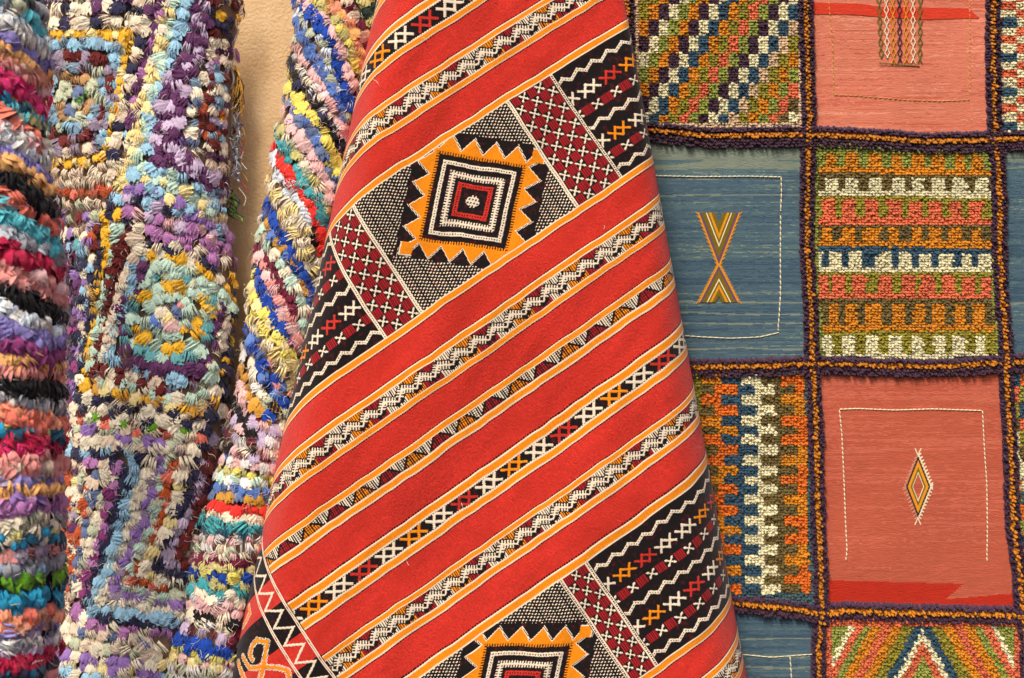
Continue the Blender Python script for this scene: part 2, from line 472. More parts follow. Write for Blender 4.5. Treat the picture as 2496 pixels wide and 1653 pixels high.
    # ---- end border at the lower left -----------------------------------
    LW = 10.0
    blocks = [(700, 753, RED), (753, 861, BLK), (861, 930, RED), (930, 1035, BLK), (1035, 1110, RED), (1110, 1218, BLK), (1218, 1302, RED), (1302, 1420, BLK), (1420, 1540, RED), (1540, 1700, BLK), (1700, 1990, RED)]
    def blockcol(r):
        c = np.full(r.shape, RED)
        for a, b, k in blocks: c = np.where((r >= a) & (r < b), k, c)
        return c
    def dbl(X, r, xa):
        t = (X - xa) / LW; return np.where((np.abs(t - .5) < .13) & ((r / 5) % 1 < .6), DKR, np.where(np.abs(t - .5) < .4, CRM, blockcol(r)))
    def bz(X, r):
        xa, xb = EB - 54, EB - LW
        tri_ = np.abs((((r - 1073) / 59.0) % 1) * 2 - 1); xcn = xa + 3 + (xb - xa - 9) * tri_
        return np.where(np.abs(X - xcn) < 4.6, CRM, blockcol(r))
    hooks = [[(265, 1197), (262, 1180), (275, 1164), (295, 1158), (316, 1180), (302, 1203), (283, 1231), (272, 1229), (248, 1212), (240, 1168)], [(281, 1233), (305, 1261), (320, 1286), (313, 1310)],
             [(283, 1231), (262, 1258), (255, 1290)], [(219, 1168), (224, 1228)], [(297, 1050), (297, 1072), (278, 1081), (256, 1083)], [(265, 1330), (285, 1345), (300, 1380), (290, 1410)]]
    def hk(X, r):
        c = blockcol(r); dm = np.full(X.shape, 1e9)
        for pl_ in hooks:
            for (ax, ar), (bx, br) in zip(pl_[:-1], pl_[1:]):
                vx, vr = (bx - ax) * 1.2, (br - ar) * .84; t = np.clip(((X - ax) * 1.2 * vx + (r - ar) * .84 * vr) / (vx * vx + vr * vr + 1e-6), 0, 1)
                dm = np.minimum(dm, np.hypot((X - ax) * 1.2 - t * vx, (r - ar) * .84 - t * vr))
        c = np.where(dm < 8.2, np.where(((X * 1.3 + r) / 6.0) % 1 < 0.6, CRM, c), c)
        return np.where(dm < 4.2, ORG, c)
    patch('end_line', 700, 1990, 2.0, 2.4, lambda X, r: dbl(X, r, EB - LW), root, x0=EB - LW, x1=EB)
    patch('end_zigzag', 700, 1990, 1.9, 2.2, bz, root, x0=EB - 54, x1=EB - LW)
    patch('end_line', 700, 1990, 2.0, 2.4, lambda X, r: dbl(X, r, EB - 54 - LW), root, x0=EB - 54 - LW, x1=EB - 54)
    patch('hook_border', 700, 1990, 2.0, 2.3, hk, root, x0=40, x1=EB - 54 - LW)
    # loose wool ends lying on the cloth
    fl = Batch()
    for (px, py) in ((1632, 640), (1560, 420), (1040, 100), (1470, 560), (1000, 1380), (1130, 1240), (1380, 820), (1500, 1180), (925, 212), (1560, 300)):
        n = 7; a0 = random.uniform(0, 6.28); L = random.uniform(10, 26)
        pts = []
        x_, y_ = px, py
        for i in range(n):
            a0 += random.uniform(-.7, .7); x_ += math.cos(a0) * L / n; y_ += math.sin(a0) * L / n
            pts.append((x_, y_, H0 + 5 + 3 * math.sin(i)))
        V, F = tube(pts, 0.55, 4); fl.add(V, F)
    o = fl.build('wool_lint', [crm], None, K); o.parent = root; o.matrix_parent_inverse.identity(); o.location = -root.location
build_kilim()

# ================================================================== PATCHWORK RUG ON THE RIGHT
PCOL = {'ochre': (206, 126, 8), 'gold': (214, 134, 8), 'orange': (222, 108, 10), 'olive': (150, 138, 32), 'green': (146, 152, 60), 'purple': (66, 34, 52), 'cream': (230, 220, 174), 'blue': (48, 80, 98),
        'coral': (224, 110, 66), 'beige': (216, 184, 142), 'brown': (112, 92, 40), 'plum': (70, 40, 62), 'teal': (62, 88, 92)}
def pm(c): return cloth('pile_' + c, PCOL[c], var=0.15, scale=240, bump=0.6, rand=0.10, sheen=0.4)

def build_patchwork():
    H0 = 95.0; K = kof(H0)
    root = thing('patchwork_rug', 'wall rug of square patches, knotted pile alternating with plain blue and coral weave', 'rug')
    V1 = [(1964, -60), (1964, 0), (1971, 287), (1969, 352), (1966, 606), (1975, 737), (1978, 880), (1987, 1002), (1991, 1191), (1999, 1372), (2002, 1480), (1994, 1557), (1994, 1720)]
    V2 = [(2421, -60), (2421, 0), (2418, 115), (2421, 230), (2424, 340), (2428, 366), (2436, 512), (2434, 584), (2441, 730), (2452, 857), (2449, 890), (2458, 1031), (2464, 1151), (2468, 1292), (2484, 1392), (2489, 1480), (2500, 1560), (2500, 1720)]
    V0 = [(1528, -60), (1530, 1720)]
    H1 = [(1440, 312), (1583, 316), (1730, 330), (1959, 327), (2050, 331), (2151, 336), (2266, 344), (2409, 341), (2495, 336), (2620, 332)]
    H2 = [(1440, 897), (1691, 893), (1851, 890), (1978, 883), (2168, 890), (2313, 890), (2459, 879), (2620, 874)]
    H3 = [(1440, 1462), (1790, 1468), (1907, 1479), (1996, 1491), (2065, 1486), (2191, 1491), (2317, 1494), (2494, 1498), (2620, 1500)]
    fv = lambda L, y: np.interp(y, [p[1] for p in L], [p[0] for p in L])
    fh = lambda L, x: np.interp(x, [p[0] for p in L], [p[1] for p in L])
    und = lambda x, y: 3.5 * vnoise(x / 150, y / 170, 40)

    # one knot: a small pillow of wool
    a = np.linspace(-1, 1, 4); A, B = np.meshgrid(a, a)
    KA = A * np.sqrt(1 - B * B / 2); KB = B * np.sqrt(1 - A * A / 2); rad = np.clip(KA**2 + KB**2, 0, 1)
    KP = np.stack([KA.ravel(), KB.ravel(), (np.sqrt(np.clip(1 - rad, 0, 1))).ravel()], 1); KF = grid_faces(4, 4)

    def knots(xs, ys, w=5.5, hgt=4.8, z=8.0, zb=0.0):
        n = len(xs); xs = np.asarray(xs, float); ys = np.asarray(ys, float)
        th = RNG.normal(0, 0.45, n); sw = w * RNG.uniform(.8, 1.25, n); sh = hgt * RNG.uniform(.8, 1.25, n); sz = z * RNG.uniform(.6, 1.35, n)
        lx = KP[None, :, 0] * sw[:, None]; ly = KP[None, :, 1] * sh[:, None]; lz = KP[None, :, 2] * sz[:, None]
        # tip droops downwards and crumples
        ly = ly + 0.42 * lz; lx = lx + RNG.normal(0, .5, lx.shape); lz = lz + RNG.normal(0, .55, lx.shape) * (KP[None, :, 2] > 0.2)
        c, s = np.cos(th)[:, None], np.sin(th)[:, None]
        X = xs[:, None] + lx * c - ly * s; Y = ys[:, None] + lx * s + ly * c
        Hh = H0 + zb + und(xs, ys)[:, None] + lz - 1.0
        V = np.stack([X, Y, Hh], -1).reshape(-1, 3)
        F = (KF[None] + (np.arange(n) * 16)[:, None, None]).reshape(-1, 4)
        return V, F

    def knot_grid(x0, x1, y0, y1, px=8.1, py=6.4):
        ys = np.arange(y0, y1, py); out = []
        for i, y in enumerate(ys):
            xs = np.arange(x0, x1, px)
            out.append(np.stack([xs + RNG.normal(0, .6, len(xs)), np.full(len(xs), y) + RNG.normal(0, .6, len(xs))], 1))
        return np.concatenate(out)

    # backing cloth behind everything
    nu, nv = 70, 90
    X, Y = np.meshgrid(np.linspace(1430, 2620, nu), np.linspace(-90, 1760, nv))
    link('backing', mesh_np('backing', world(np.stack([X.ravel(), Y.ravel(), H0 - 5 + und(X, Y).ravel()], 1), K), grid_faces(nu, nv),
         [cloth('patchwork_backing', (88, 62, 48), rand=0)]), root)

    BW = 17
    def pile_square(label, x0, x1, y0, y1, fn, xl, xr, yt, yb):
        """knots inside the four border lines, grouped into blocks of one colour"""
        P = knot_grid(x0, x1, y0, y1)
        ok = (P[:, 0] > xl(P[:, 1]) + BW) & (P[:, 0] < xr(P[:, 1]) - BW) & (P[:, 1] > yt(P[:, 0]) + BW + 2) & (P[:, 1] < yb(P[:, 0]) - BW)
        P = P[ok]
        groups = {}
        for x, y in P:
            c, cid = fn(x, y - 1.5)
            groups.setdefault((c, cid), []).append((x, y))
        # the ground of the square carries the blocks
        nu, nv = 24, 24
        X, Y = np.meshgrid(np.linspace(x0, x1, nu), np.linspace(y0, y1, nv))
        sq = link('pile_square', mesh_np('pile_square', world(np.stack([X.ravel(), Y.ravel(), H0 - 2 + und(X, Y).ravel()], 1), K), grid_faces(nu, nv), [cloth('pile_ground', (70, 56, 40), rand=0)]), root)
        sq['label'] = label
        for (c, cid), pts in groups.items():
            pts = np.array(pts); V, F = knots(pts[:, 0], pts[:, 1])
            link('pile_block', mesh_np('pile_block', world(V, K), F, [pm(c)]), sq)
        return sq

    SEQ = 'olive gold purple cream green gold purple cream blue gold olive coral green purple cream blue beige olive gold green coral brown cream olive'.split()
    rowsY = [-60, 6, 45, 87, 127, 162, 199, 236, 274, 295]
    def sq1(x, y):
        if y > 295: return 'beige', 'edge'
        if x > 1946 or x < 1556: return 'beige', ('side', x > 1800)
        r = int(np.searchsorted(rowsY, y)) - 1; c = int((x - 1557 + 2 * math.sin(y / 40)) / 24.3)
        return SEQ[(r - 1 + c) % len(SEQ)], (r, c)
    pile_square('checked pile square of small many coloured blocks', 1528.9, 1975, -70, 320, sq1, lambda y: fv(V0, y), lambda y: fv(V1, y), lambda x: x * 0 - 200, lambda x: fh(H1, x))

    z4 = lambda x, y: ((x - 1950) * 2.751, (y - 330) * 2.751)
    bandsB = [(60, 108, 'green', [], 0, 'green'),
              (108, 245, 'green', [(180, 240), (315, 380), (460, 540), (615, 680), (760, 830), (890, 960), (1040, 1090), (1150, 1220)], 205, 'gold'),
              (245, 400, 'brown', [(175, 250), (310, 390), (465, 540), (620, 700), (750, 820), (880, 960), (1030, 1110), (1180, 1260)], 358, 'cream'),
              (400, 590, 'olive', [(150, 225), (285, 360), (435, 525), (590, 680), (725, 805), (865, 945), (1010, 1080), (1140, 1220)], 540, 'coral'),
              (590, 740, 'brown', [(160, 215), (290, 355), (430, 530), (600, 660), (755, 800), (865, 940), (1010, 1070), (1145, 1200)], 692, 'gold'),
              (740, 908, 'blue', [(100, 150), (200, 270), (340, 415), (520, 600), (665, 735), (800, 870), (940, 1020), (1090, 1150), (1210, 1290)], 872, 'cream'),
              (908, 1092, 'olive', [(110, 180), (225, 300), (355, 440), (535, 615), (685, 760), (810, 890), (960, 1040), (1090, 1160), (1225, 1300)], 1050, 'coral'),
              (1092, 1308, 'brown', [(190, 250), (305, 375), (440, 535), (620, 690), (765, 830), (890, 970), (1035, 1105), (1165, 1240)], 1265, 'gold'),
              (1308, 1500, 'olive', [(150, 215), (290, 365), (440, 515), (605, 675), (745, 820), (900, 960), (1030, 1110), (1170, 1235)], 1452, 'cream')]
    topgap = [0, 0, 25, 22, 22, 36, 26, 30, 34]
    def sq2(x, y):
        zx, zy = z4(x, y); zy -= 22 * (zx - 100) / 1200 * max(0, 1 - zy / 1300)
        zx -= 45 * max(0, (zy - 900)) / 600
        if zx < 118: return 'green', 'left'
        if zx > 1275: return 'green', 'right'
        zx2 = zx + 45 * max(0, (zy - 900)) / 600
        for bi, (a0, a1, base, cols, bot, colr) in enumerate(bandsB):
            if zy < a1 or bi == len(bandsB) - 1:
                if bi and zy > bot: return colr, (bi, 'foot')
                if zy < a0 + topgap[bi]: return base, (bi, 'head')
                for ci, (c0, c1) in enumerate(cols):
                    if c0 - 6 <= zx2 <= c1 + 6: return colr, (bi, ci)
                    if zx2 < c0 - 6: return base, (bi, -ci - 1)
                return base, (bi, -99)
    pile_square('striped pile square with rows of comb teeth', 1975, 2455, 340, 890, sq2, lambda y: fv(V1, y), lambda y: fv(V2, y), lambda x: fh(H1, x), lambda x: fh(H2, x))

    def sq3(x, y):
        zx, zy = (x - 1650) * 2.489, (y - 870) * 2.489; zx -= 30 * (zy - 100) / 1350
        r = int((zy - 105) // 60.5); ph = r % 2
        if zy < 100: return 'teal', 'top'
        if zy > 1425: return 'teal', 'bottom'
        if zx > 778: return 'teal', 'side'
        ed = [270, 388, 505, 625, 790] if ph == 0 else [360, 475, 595, 715, 790]
        if zx < 150 + 0 * ph: return 'olive', (r // 1, 'z')
        if ph == 1 and 150 <= zx < 232: return 'brown', (r, 'b')
        for i, (e, c) in enumerate(zip(ed, ['orange', 'blue', 'cream', 'brown', 'orange'])):
            if zx < e: return ('gold' if (c == 'orange' and (r * 7 + i) % 5 in (0, 3)) else c), (r, i)
        return 'teal', 'side'
    pile_square('pile square of interlocking orange blue and cream steps', 1600, 2000, 900, 1485, sq3, lambda y: 0 * y + 1590, lambda y: fv(V1, y), lambda x: fh(H2, x), lambda x: fh(H3, x))

    def sq4(x, y):
        if y < 1522 + 6 * 0: return 'coral', 'top'
        if x < 2028: return 'coral', 'left'
        if x > 2474: return 'coral', 'right'
        t = abs(x - 2249) - 0.56 * (y - 1539); s = 'l' if x < 2249 else 'r'
        for lim, c in ((-34, 'green'), (-12, 'coral'), (5, 'cream'), (27, 'blue'), (56, 'olive'), (82, 'gold'), (106, 'coral'), (132, 'gold'), (152, 'green'), (172, 'coral'), (188, 'cream'), (999, 'green')):
            if t < lim: return c, (s, lim)
    pile_square('pile square of nested pointed chevrons', 1990, 2530, 1490, 1740, sq4, lambda y: fv(V1, y), lambda y: fv(V2, y) + 4, lambda x: fh(H3, x), lambda x: 0 * x + 1760)

    def sq5(x, y):
        r = int((y + 20) // 21); c = int((x - 2438) // 40)
        return ('cream', (r, c, 0)) if (r + c) % 2 == 0 else (('blue' if r % 4 == 3 else 'coral'), (r, c))
    pile_square('cream coral and blue checked pile square at the picture edge', 2425, 2560, -70, 325, sq5, lambda y: fv(V2, y), lambda y: 0 * y + 2600, lambda x: 0 * x - 200, lambda x: fh(H1, x))
    def sq6(x, y):
        r = int((y - 905) // 36)
        return [('blue', r), ('orange', r), ('cream', r), ('brown', r), ('coral', r), ('green', r), ('teal', r), ('cream', r), ('olive', r)][(r * 4 + int((x - 2470) // 18)) % 9]
    pile_square('narrow sight of a many coloured pile square at the picture edge', 2440, 2560, 880, 1500, sq6, lambda y: fv(V2, y) - 4, lambda y: 0 * y + 2600, lambda x: fh(H2, x), lambda x: fh(H3, x))

    # ---- borders: gold cord between rows of dark plum knots ----
    def run(poly, offs, z, vert, step=7.0):
        P = []
        p = np.array(poly, float); seg = np.hypot(*np.diff(p, axis=0).T); L = np.concatenate([[0], np.cumsum(seg)])
        for o in offs:
            t = np.arange(0, L[-1], step) + RNG.uniform(0, step); x = np.interp(t, L, p[:, 0]); y = np.interp(t, L, p[:, 1])
            if vert: x = x + o
            else: y = y + o
            P.append(np.stack([x + RNG.normal(0, .9, len(t)), y + RNG.normal(0, .9, len(t))], 1))
        P = np.concatenate(P); return knots(P[:, 0], P[:, 1], w=5.4, hgt=4.8, z=z)
    def border(poly, vert, up, down, name):
        cu = 'gold'
        V, F = run(poly, (-2.4, 2.4), 15, vert, 8.5); g = link('gold_border_line', mesh_np('gold_border_line', world(V, K), F, [pm('ochre')]), root)
        for offs in (up, down):
            V, F = run(poly, offs, 14, vert); link('plum_border_line', mesh_np('plum_border_line', world(V, K), F, [pm('purple' if offs is down else 'plum')]), root)
    border(H1, False, (-13, -18), (12, 19, 26), 'h'); border(H2, False, (-10, -14), (11, 18, 23), 'h'); border(H3, False, (-12, -17), (12, 18), 'h')
    border(V1, True, (-9, -14), (9, 14), 'v'); border(V2, True, (-9, -14), (9, 15), 'v'); border(V0, True, (-11, -17), (10, 15), 'v')

    # ---- plain woven panels: each weft pick chooses its own yarn ----
    def weave(name, label, x0, x1, y0, y1, pal, pick, zoff=0.0, row=2.6, colw=6.0):
        nv = int((y1 - y0) / row) + 1; nu = int((x1 - x0) / colw) + 1
        X, Y = np.meshgrid(np.linspace(x0, x1, nu), np.linspace(y0, y1, nv))
        Y = Y + 2.0 * vnoise(X / 90, Y / 60, 51) * np.minimum(1, np.minimum(Y - y0, y1 - Y) / 20).clip(0, 1)
        Hh = H0 + zoff + und(X, Y) + 0.35 * (np.arange(nv) % 2)[:, None]
        Xc = 0.5 * (X[:-1, :-1] + X[:-1, 1:]); Yc = 0.5 * (Y[:-1, :-1] + Y[1:, :-1])
        ci = pick(Xc, Yc, np.arange(nv - 1)[:, None])
        o = link(name, mesh_np(name, world(np.stack([X.ravel(), Y.ravel(), Hh.ravel()], 1), K), grid_faces(nu, nv), pal, ci.ravel()), root)
        o['label'] = label
        return o
    wv = dict(stretch=(0, 7.0, 1.0), bump=0.6, rand=0.0, bscale=900)
    BL = [cloth('weave_blue_dark', (62, 87, 102), var=.2, scale=330, **wv), cloth('weave_blue_mid', (76, 100, 112), var=.2, scale=330, **wv),
          cloth('weave_blue_grey', (90, 114, 116), var=.2, scale=330, **wv), cloth('weave_straw', (128, 138, 120), var=.18, scale=330, **wv)]
    PK = [cloth('weave_coral_mid', (217, 124, 96), var=.16, scale=330, **wv), cloth('weave_coral_light', (227, 144, 114), var=.16, scale=330, **wv), cloth('weave_coral_deep', (204, 104, 78), var=.16, scale=330, **wv),
          cloth('weave_brick', (190, 44, 22), var=.14, scale=330, **wv), cloth('weave_vermilion', (216, 62, 36), var=.12, scale=330, **wv), cloth('weave_coral_dark', (192, 92, 66), var=.16, scale=330, **wv)]
    def blue_pick(seed, straw_top=None, lines=()):
        def f(x, y, j):
            n = 0.8 * vnoise(x / 190 + 7, y / 3.1, seed) + 0.5 * vnoise(x / 500, y / 34, seed + 1) + 0.35 * vnoise(x / 9.0, y / 2.6, seed + 9)
            c = np.where(n > 0.95, 3, np.where(n > 0.45, 2, np.where(n > -0.35, 1, 0)))
            if straw_top is not None:
                s = vnoise(x / 300, y / 7, seed + 2)
                c = np.where(y < straw_top + 3 * s, np.where(s > -0.1, 3, 2), c)
            for ly in lines: c = np.where(np.abs(y - ly - 3 * vnoise(x / 120, y * 0, ly)) < 1.8, 3, c)
            return c
        return f
    def pink_pick(seed, deep=0.0):
        def f(x, y, j):
            n = 0.8 * vnoise(x / 150, y / 3.1, seed) + 0.45 * vnoise(x / 400, y / 40, seed + 1) + 0.35 * vnoise(x / 9.0, y / 2.6, seed + 9) + deep * (y / 600.0 - 1)
            return np.where(n > 0.50, 1, np.where(n < -0.55, 2, 0))
        return f
    B1 = weave('woven_panel', 'plain blue woven square with an embroidered hourglass', 1520, 1962, 345, 884, BL, blue_pick(60, 418, (478, 738, 764, 790, 850)))
    B2 = weave('woven_panel', 'plain blue woven square at the bottom edge beside the kilim', 1600, 1992, 1494, 1760, BL, blue_pick(64, None, (1556, 1600, 1625)))
    B3 = weave('woven_panel', 'narrow strip of plain blue weave at the picture edge', 2440, 2580, 348, 880, BL, blue_pick(66, 395, (410, 740)))
    P1 = weave('woven_panel', 'plain coral woven square with a red bar and hanging chain stitches', 1975, 2420, -70, 330, PK, pink_pick(70))
    def p2pick(x, y, j):
        c = pink_pick(74, -0.9)(x, y, j)
        edge = 2350 - (y - 1424) * 1.15
        c = np.where((y > 1414 + (x - 2018) * 0.03) & (x < edge), 3, c)
        c = np.where((y > 1462 - (x - 2300) * .09) & (x > 2296), 3, c)
        c = np.where((y > 1370) & (y < 1412) & (x > 2394 - (y - 1372) * .9) & (x < 2452 - (y - 1372) * .2) & (y < 1400), 2, c)
        return c
    P2 = weave('woven_panel', 'plain coral woven square with a small embroidered diamond', 1985, 2500, 888, 1490, [PK[2], PK[0], PK[5], PK[3], PK[4]], p2pick)
    # the red bar across the upper coral square
    X, Y = np.meshgrid(np.linspace(1975, 2388, 60), np.linspace(0, 1, 8))
    top = np.interp(X, [1975, 2100, 2150, 2388], [6, 10, 17, 21]); bot = np.interp(X, [1975, 2080, 2150, 2260, 2352, 2388], [34, 36, 42, 48, 45, 45])
    top = np.where(X > 2362, 21 + (X - 2362) * 0.9, top)
    YY = top + (bot - top) * Y
    link('red_bar', mesh_np('red_bar', world(np.stack([X.ravel(), YY.ravel(), H0 + 1.6 + und(X, YY).ravel()], 1), K), grid_faces(60, 8), [PK[4]]), P1)

    # ---- embroidery ----
    cream = cloth('thread_cream', (242, 228, 186), var=.08, rand=.03); goldt = cloth('thread_gold', (228, 150, 30), var=.1, rand=.03); dark = cloth('thread_dark', (52, 32, 44), var=.1, rand=.03)
    olive = cloth('thread_olive', (122, 100, 18), var=.12, rand=.03); violet = cloth('thread_violet', (106, 76, 98), var=.1, rand=.03); greent = cloth('thread_green', (112, 112, 36), var=.1, rand=.03)
    strawt = cloth('thread_straw', (206, 160, 74), var=.1, rand=.03)
    def dashes(poly, L=9.0, gap=1.2, r=1.7, slant=0.18):
        b = Batch(); p = np.array(poly, float); seg = np.hypot(*np.diff(p, axis=0).T); cl = np.concatenate([[0], np.cumsum(seg)]); t = 0
        while t < cl[-1] - 2:
            t2 = min(t + L, cl[-1]); a_ = np.array([np.interp(t, cl, p[:, i]) for i in (0, 1)]); b_ = np.array([np.interp(t2, cl, p[:, i]) for i in (0, 1)])
            n_ = np.array([-(b_ - a_)[1], (b_ - a_)[0]]) * slant * 0.5; a_ = a_ + n_ * .6; b_ = b_ - n_ * .6
            pts = [(a_[0] + (b_ - a_)[0] * s, a_[1] + (b_ - a_)[1] * s, H0 + float(und(a_[0], a_[1])) + 0.6 + 1.4 * math.sin(math.pi * s)) for s in (0, .3, .7, 1)]
            V, F = tube(pts, np.array([r * .55, r, r, r * .55]), 5); b.add(V, F); t = t2 + gap
        return b
    def sl(poly, mat, parent, **k): return dashes(poly, **k).build('stitch_line', [mat], parent, K)
    sl([(1560, 428), (1700, 431), (1830, 430), (1904, 432)], cream, B1, L=11, gap=.2, slant=.05)
    sl([(1904, 432), (1905, 470), (1903, 515)], cream, B1, L=12, slant=.08)
    sl([(1903, 525), (1902, 620), (1902, 720), (1896, 806)], cream, B1, L=12)
    sl([(1640, 816), (1700, 821), (1780, 825), (1850, 822), (1898, 811)], cream, B1, L=14, gap=.2, slant=.03, r=1.5)
    sl([(1925, 1598), (1928, 1640), (1930, 1700)], cream, B2, L=13)
    sl([(1800, 1594), (1880, 1602), (1925, 1598), (1980, 1594)], cream, B2, L=14, gap=.2, slant=.03, r=1.4)
    sl([(2020, -10), (2022, 30), (2030, 110), (2031, 170), (2033, 232)], strawt, P1, L=10, gap=3, r=1.1)
    sl([(2033, 232), (2090, 234), (2160, 240), (2210, 244), (2290, 247), (2363, 244)], strawt, P1, L=10, gap=2, r=1.0)
    sl([(2364, -10), (2364, 60), (2363, 140), (2363, 232)], strawt, P1, L=8, gap=3, r=1.1)
    sl([(2046, 998), (2090, 996), (2180, 1000), (2270, 997), (2394, 1001)], cream, P2, L=10, gap=.5, slant=.06)
    sl([(2046, 1000), (2052, 1060), (2058, 1180), (2062, 1300), (2064, 1340), (2061, 1366)], cream, P2, L=10)
    sl([(2394, 1001), (2398, 1080), (2405, 1180), (2407, 1290), (2406, 1370)], cream, P2, L=10)

    def prism(b, pts, m, z=1.8):
        pts = np.array(pts, float); n = len(pts)
        hb = H0 + und(pts[:, 0], pts[:, 1])
        V = np.concatenate([np.column_stack([pts, hb + z]), np.column_stack([pts, hb - 2])])
        F = [(0, 1, 2, 3)] + [(i, i + n, (i + 1) % n + n, (i + 1) % n) for i in range(n)]
        ar = 0.5 * sum(pts[i][0] * pts[(i + 1) % n][1] - pts[(i + 1) % n][0] * pts[i][1] for i in range(n))
        F = [f if ar < 0 else f[::-1] for f in F]
        b.add(V, F, m)
    # hourglass of nested chevrons
    b = Batch(); pal = [goldt, violet, olive, cream, goldt, olive]
    for (ax, ay, ty, hw) in ((1752, 655, 519, 52), (1752, 640, 737, 50)):
        sg = -1 if ty < ay else 1; Hh = abs(ay - ty)
        for s in (-1, 1):
            for (o1, o2, m) in ((0, 4, 0), (4, 10, 1), (10, 20, 2), (20, 23, 3), (23, 27, 5), (27, 33, 4), (33, 42, 5)):
                pts = [(ax + s * (hw - o1), ty), (ax + s * (hw - o2), ty), (ax, ay + sg * Hh * o2 / hw), (ax, ay + sg * Hh * o1 / hw)]
                prism(b, pts, m, 1.6 + 0.2 * m)
            for t in np.arange(0.02, 1.0, 0.075):
                y = ty + (ay - ty) * t; x = ax + s * hw * (1 - t)
                prism(b, [(x, y - 1.6), (x, y + 1.6), (x + s * 6, y + sg * 5 + 1.2), (x + s * 6, y + sg * 5 - 1.2)], 0, 1.5)
    b.build('hourglass_motif', pal, B1, K, smooth=False)
    # diamond
    b = Batch(); cx, cy = 2237, 1186
    def ring(o1, o2, m, z):
        q = [(0, -1), (1, 0), (0, 1), (-1, 0)]; w_, h_ = 29, 74
        for i in range(4):
            a_, c_ = q[i], q[(i + 1) % 4]
            f1, f2 = 1 - o1, 1 - o2
            prism(b, [(cx + a_[0] * w_ * f1, cy + a_[1] * h_ * f1), (cx + c_[0] * w_ * f1, cy + c_[1] * h_ * f1), (cx + c_[0] * w_ * f2, cy + c_[1] * h_ * f2), (cx + a_[0] * w_ * f2, cy + a_[1] * h_ * f2)], m, z)
    ring(0, .13, 0, 1.6); ring(.13, .36, 1, 2.0); ring(.36, .50, 2, 1.7); ring(.50, .56, 3, 1.4)
    for i in range(4):
        q = [(0, -1), (1, 0), (0, 1), (-1, 0)]; a_, c_ = q[i], q[(i + 1) % 4]
        for t in np.arange(0.02, 1.0, 0.105):
            x = cx + (a_[0] + (c_[0] - a_[0]) * t) * 30; y = cy + (a_[1] + (c_[1] - a_[1]) * t) * 76
            sx = 1 if x >= cx else -1; ex, ey = x + sx * 7, y - 7
            prism(b, [(x - 1, y - 1.1), (x + 1, y + 1.1), (ex + 1, ey + 1.1), (ex - 1, ey - 1.1)], 3, 1.4)
            ex, ey = x + sx * 7, y + 5
            prism(b, [(x - 1, y + 1.1), (x + 1, y - 1.1), (ex + 1, ey - 1.1), (ex - 1, ey + 1.1)], 3, 1.2)
    for sy in (-1, 1):
        for s in (-1, 1):
            x, y = cx, cy + sy * 76
            prism(b, [(x - 1.3, y), (x + 1.3, y), (x + s * 7 + 1.3, y + sy * 17), (x + s * 7 - 1.3, y + sy * 17)], 3, 1.4)
    b.build('diamond_motif', [dark, goldt, olive, cream], P2, K, smooth=False)
    # hanging chains of diamonds
    for (xt, xb, m, yb) in ((2140, 2149, greent, 155), (2158, 2163, cream, 153), (2174, 2178, goldt, 156), (2191, 2193, dark, 158), (2207, 2209, goldt, 159), (2224, 2225, cream, 160), (2243, 2241, greent, 161)):
        b = Batch(); ys = np.arange(-40, yb, 13.0)
        for s in (-1, 1):
            pts = []
            for i, y in enumerate(ys): pts.append((xt + (xb - xt) * (y + 40) / 200 + s * (5.5 if i % 2 else -0.6), y, H0 + 3.2 + float(und(xt, y))))
            V, F = tube(pts, 1.5, 5); b.add(V, F)
        b.build('chain_stitch', [m], P1, K)
    V, F = tube([(2142 + i * 11, 154 + i * 0.95, H0 + 3) for i in range(10)], 1.2, 5); b = Batch(); b.add(V, F); b.build('stitch_line', [greent], P1, K)
build_patchwork()

# ================================================================== RAG RUGS ON THE LEFT
RC = {'cream': (238, 222, 190), 'white': (226, 220, 210), 'navy': (48, 46, 74), 'purple': (104, 54, 98), 'lavender': (196, 172, 198), 'lilac': (178, 112, 168), 'mint': (188, 216, 192), 'sky': (148, 194, 216),
      'yellow': (238, 176, 30), 'pale': (240, 214, 140), 'darkred': (112, 32, 26), 'rust': (198, 86, 38), 'teal': (96, 164, 166), 'violet': (142, 104, 172), 'sage': (190, 194, 160), 'tan': (188, 140, 84),
      'slate': (96, 112, 150), 'coral': (232, 112, 88), 'beige': (226, 200, 170), 'periwinkle': (134, 122, 186), 'apricot': (242, 172, 96), 'salmon': (224, 140, 130), 'hotpink': (236, 40, 112), 'crimson': (196, 26, 70),
      'black': (20, 16, 18), 'turquoise': (86, 192, 200), 'cyan': (24, 140, 178), 'magenta': (150, 60, 120), 'grey': (142, 142, 146), 'leaf': (112, 172, 36), 'deepteal': (26, 82, 104), 'royal': (22, 72, 172), 'midblue': (84, 118, 188),
      'pink': (244, 186, 180), 'lemon': (232, 214, 90), 'red': (234, 50, 38), 'gold': (204, 142, 40), 'maroon': (122, 30, 56), 'khaki': (196, 186, 110), 'peach': (236, 150, 110), 'aqua': (56, 160, 164), 'ice': (214, 222, 226), 'darkgreen': (40, 62, 52), 'bluegrey': (120, 150, 170), 'mauve': (150, 130, 150)}
def rm(c): return cloth('rag_' + c, [min(250, v + (255 - v) * 0.06 + v * 0.05) if sum(RC[c]) > 330 else v for v in RC[c]], var=0.12, scale=170, bump=0.6, rand=0.13, sheen=0.35, rough=0.75, bscale=150, bdist=0.003)

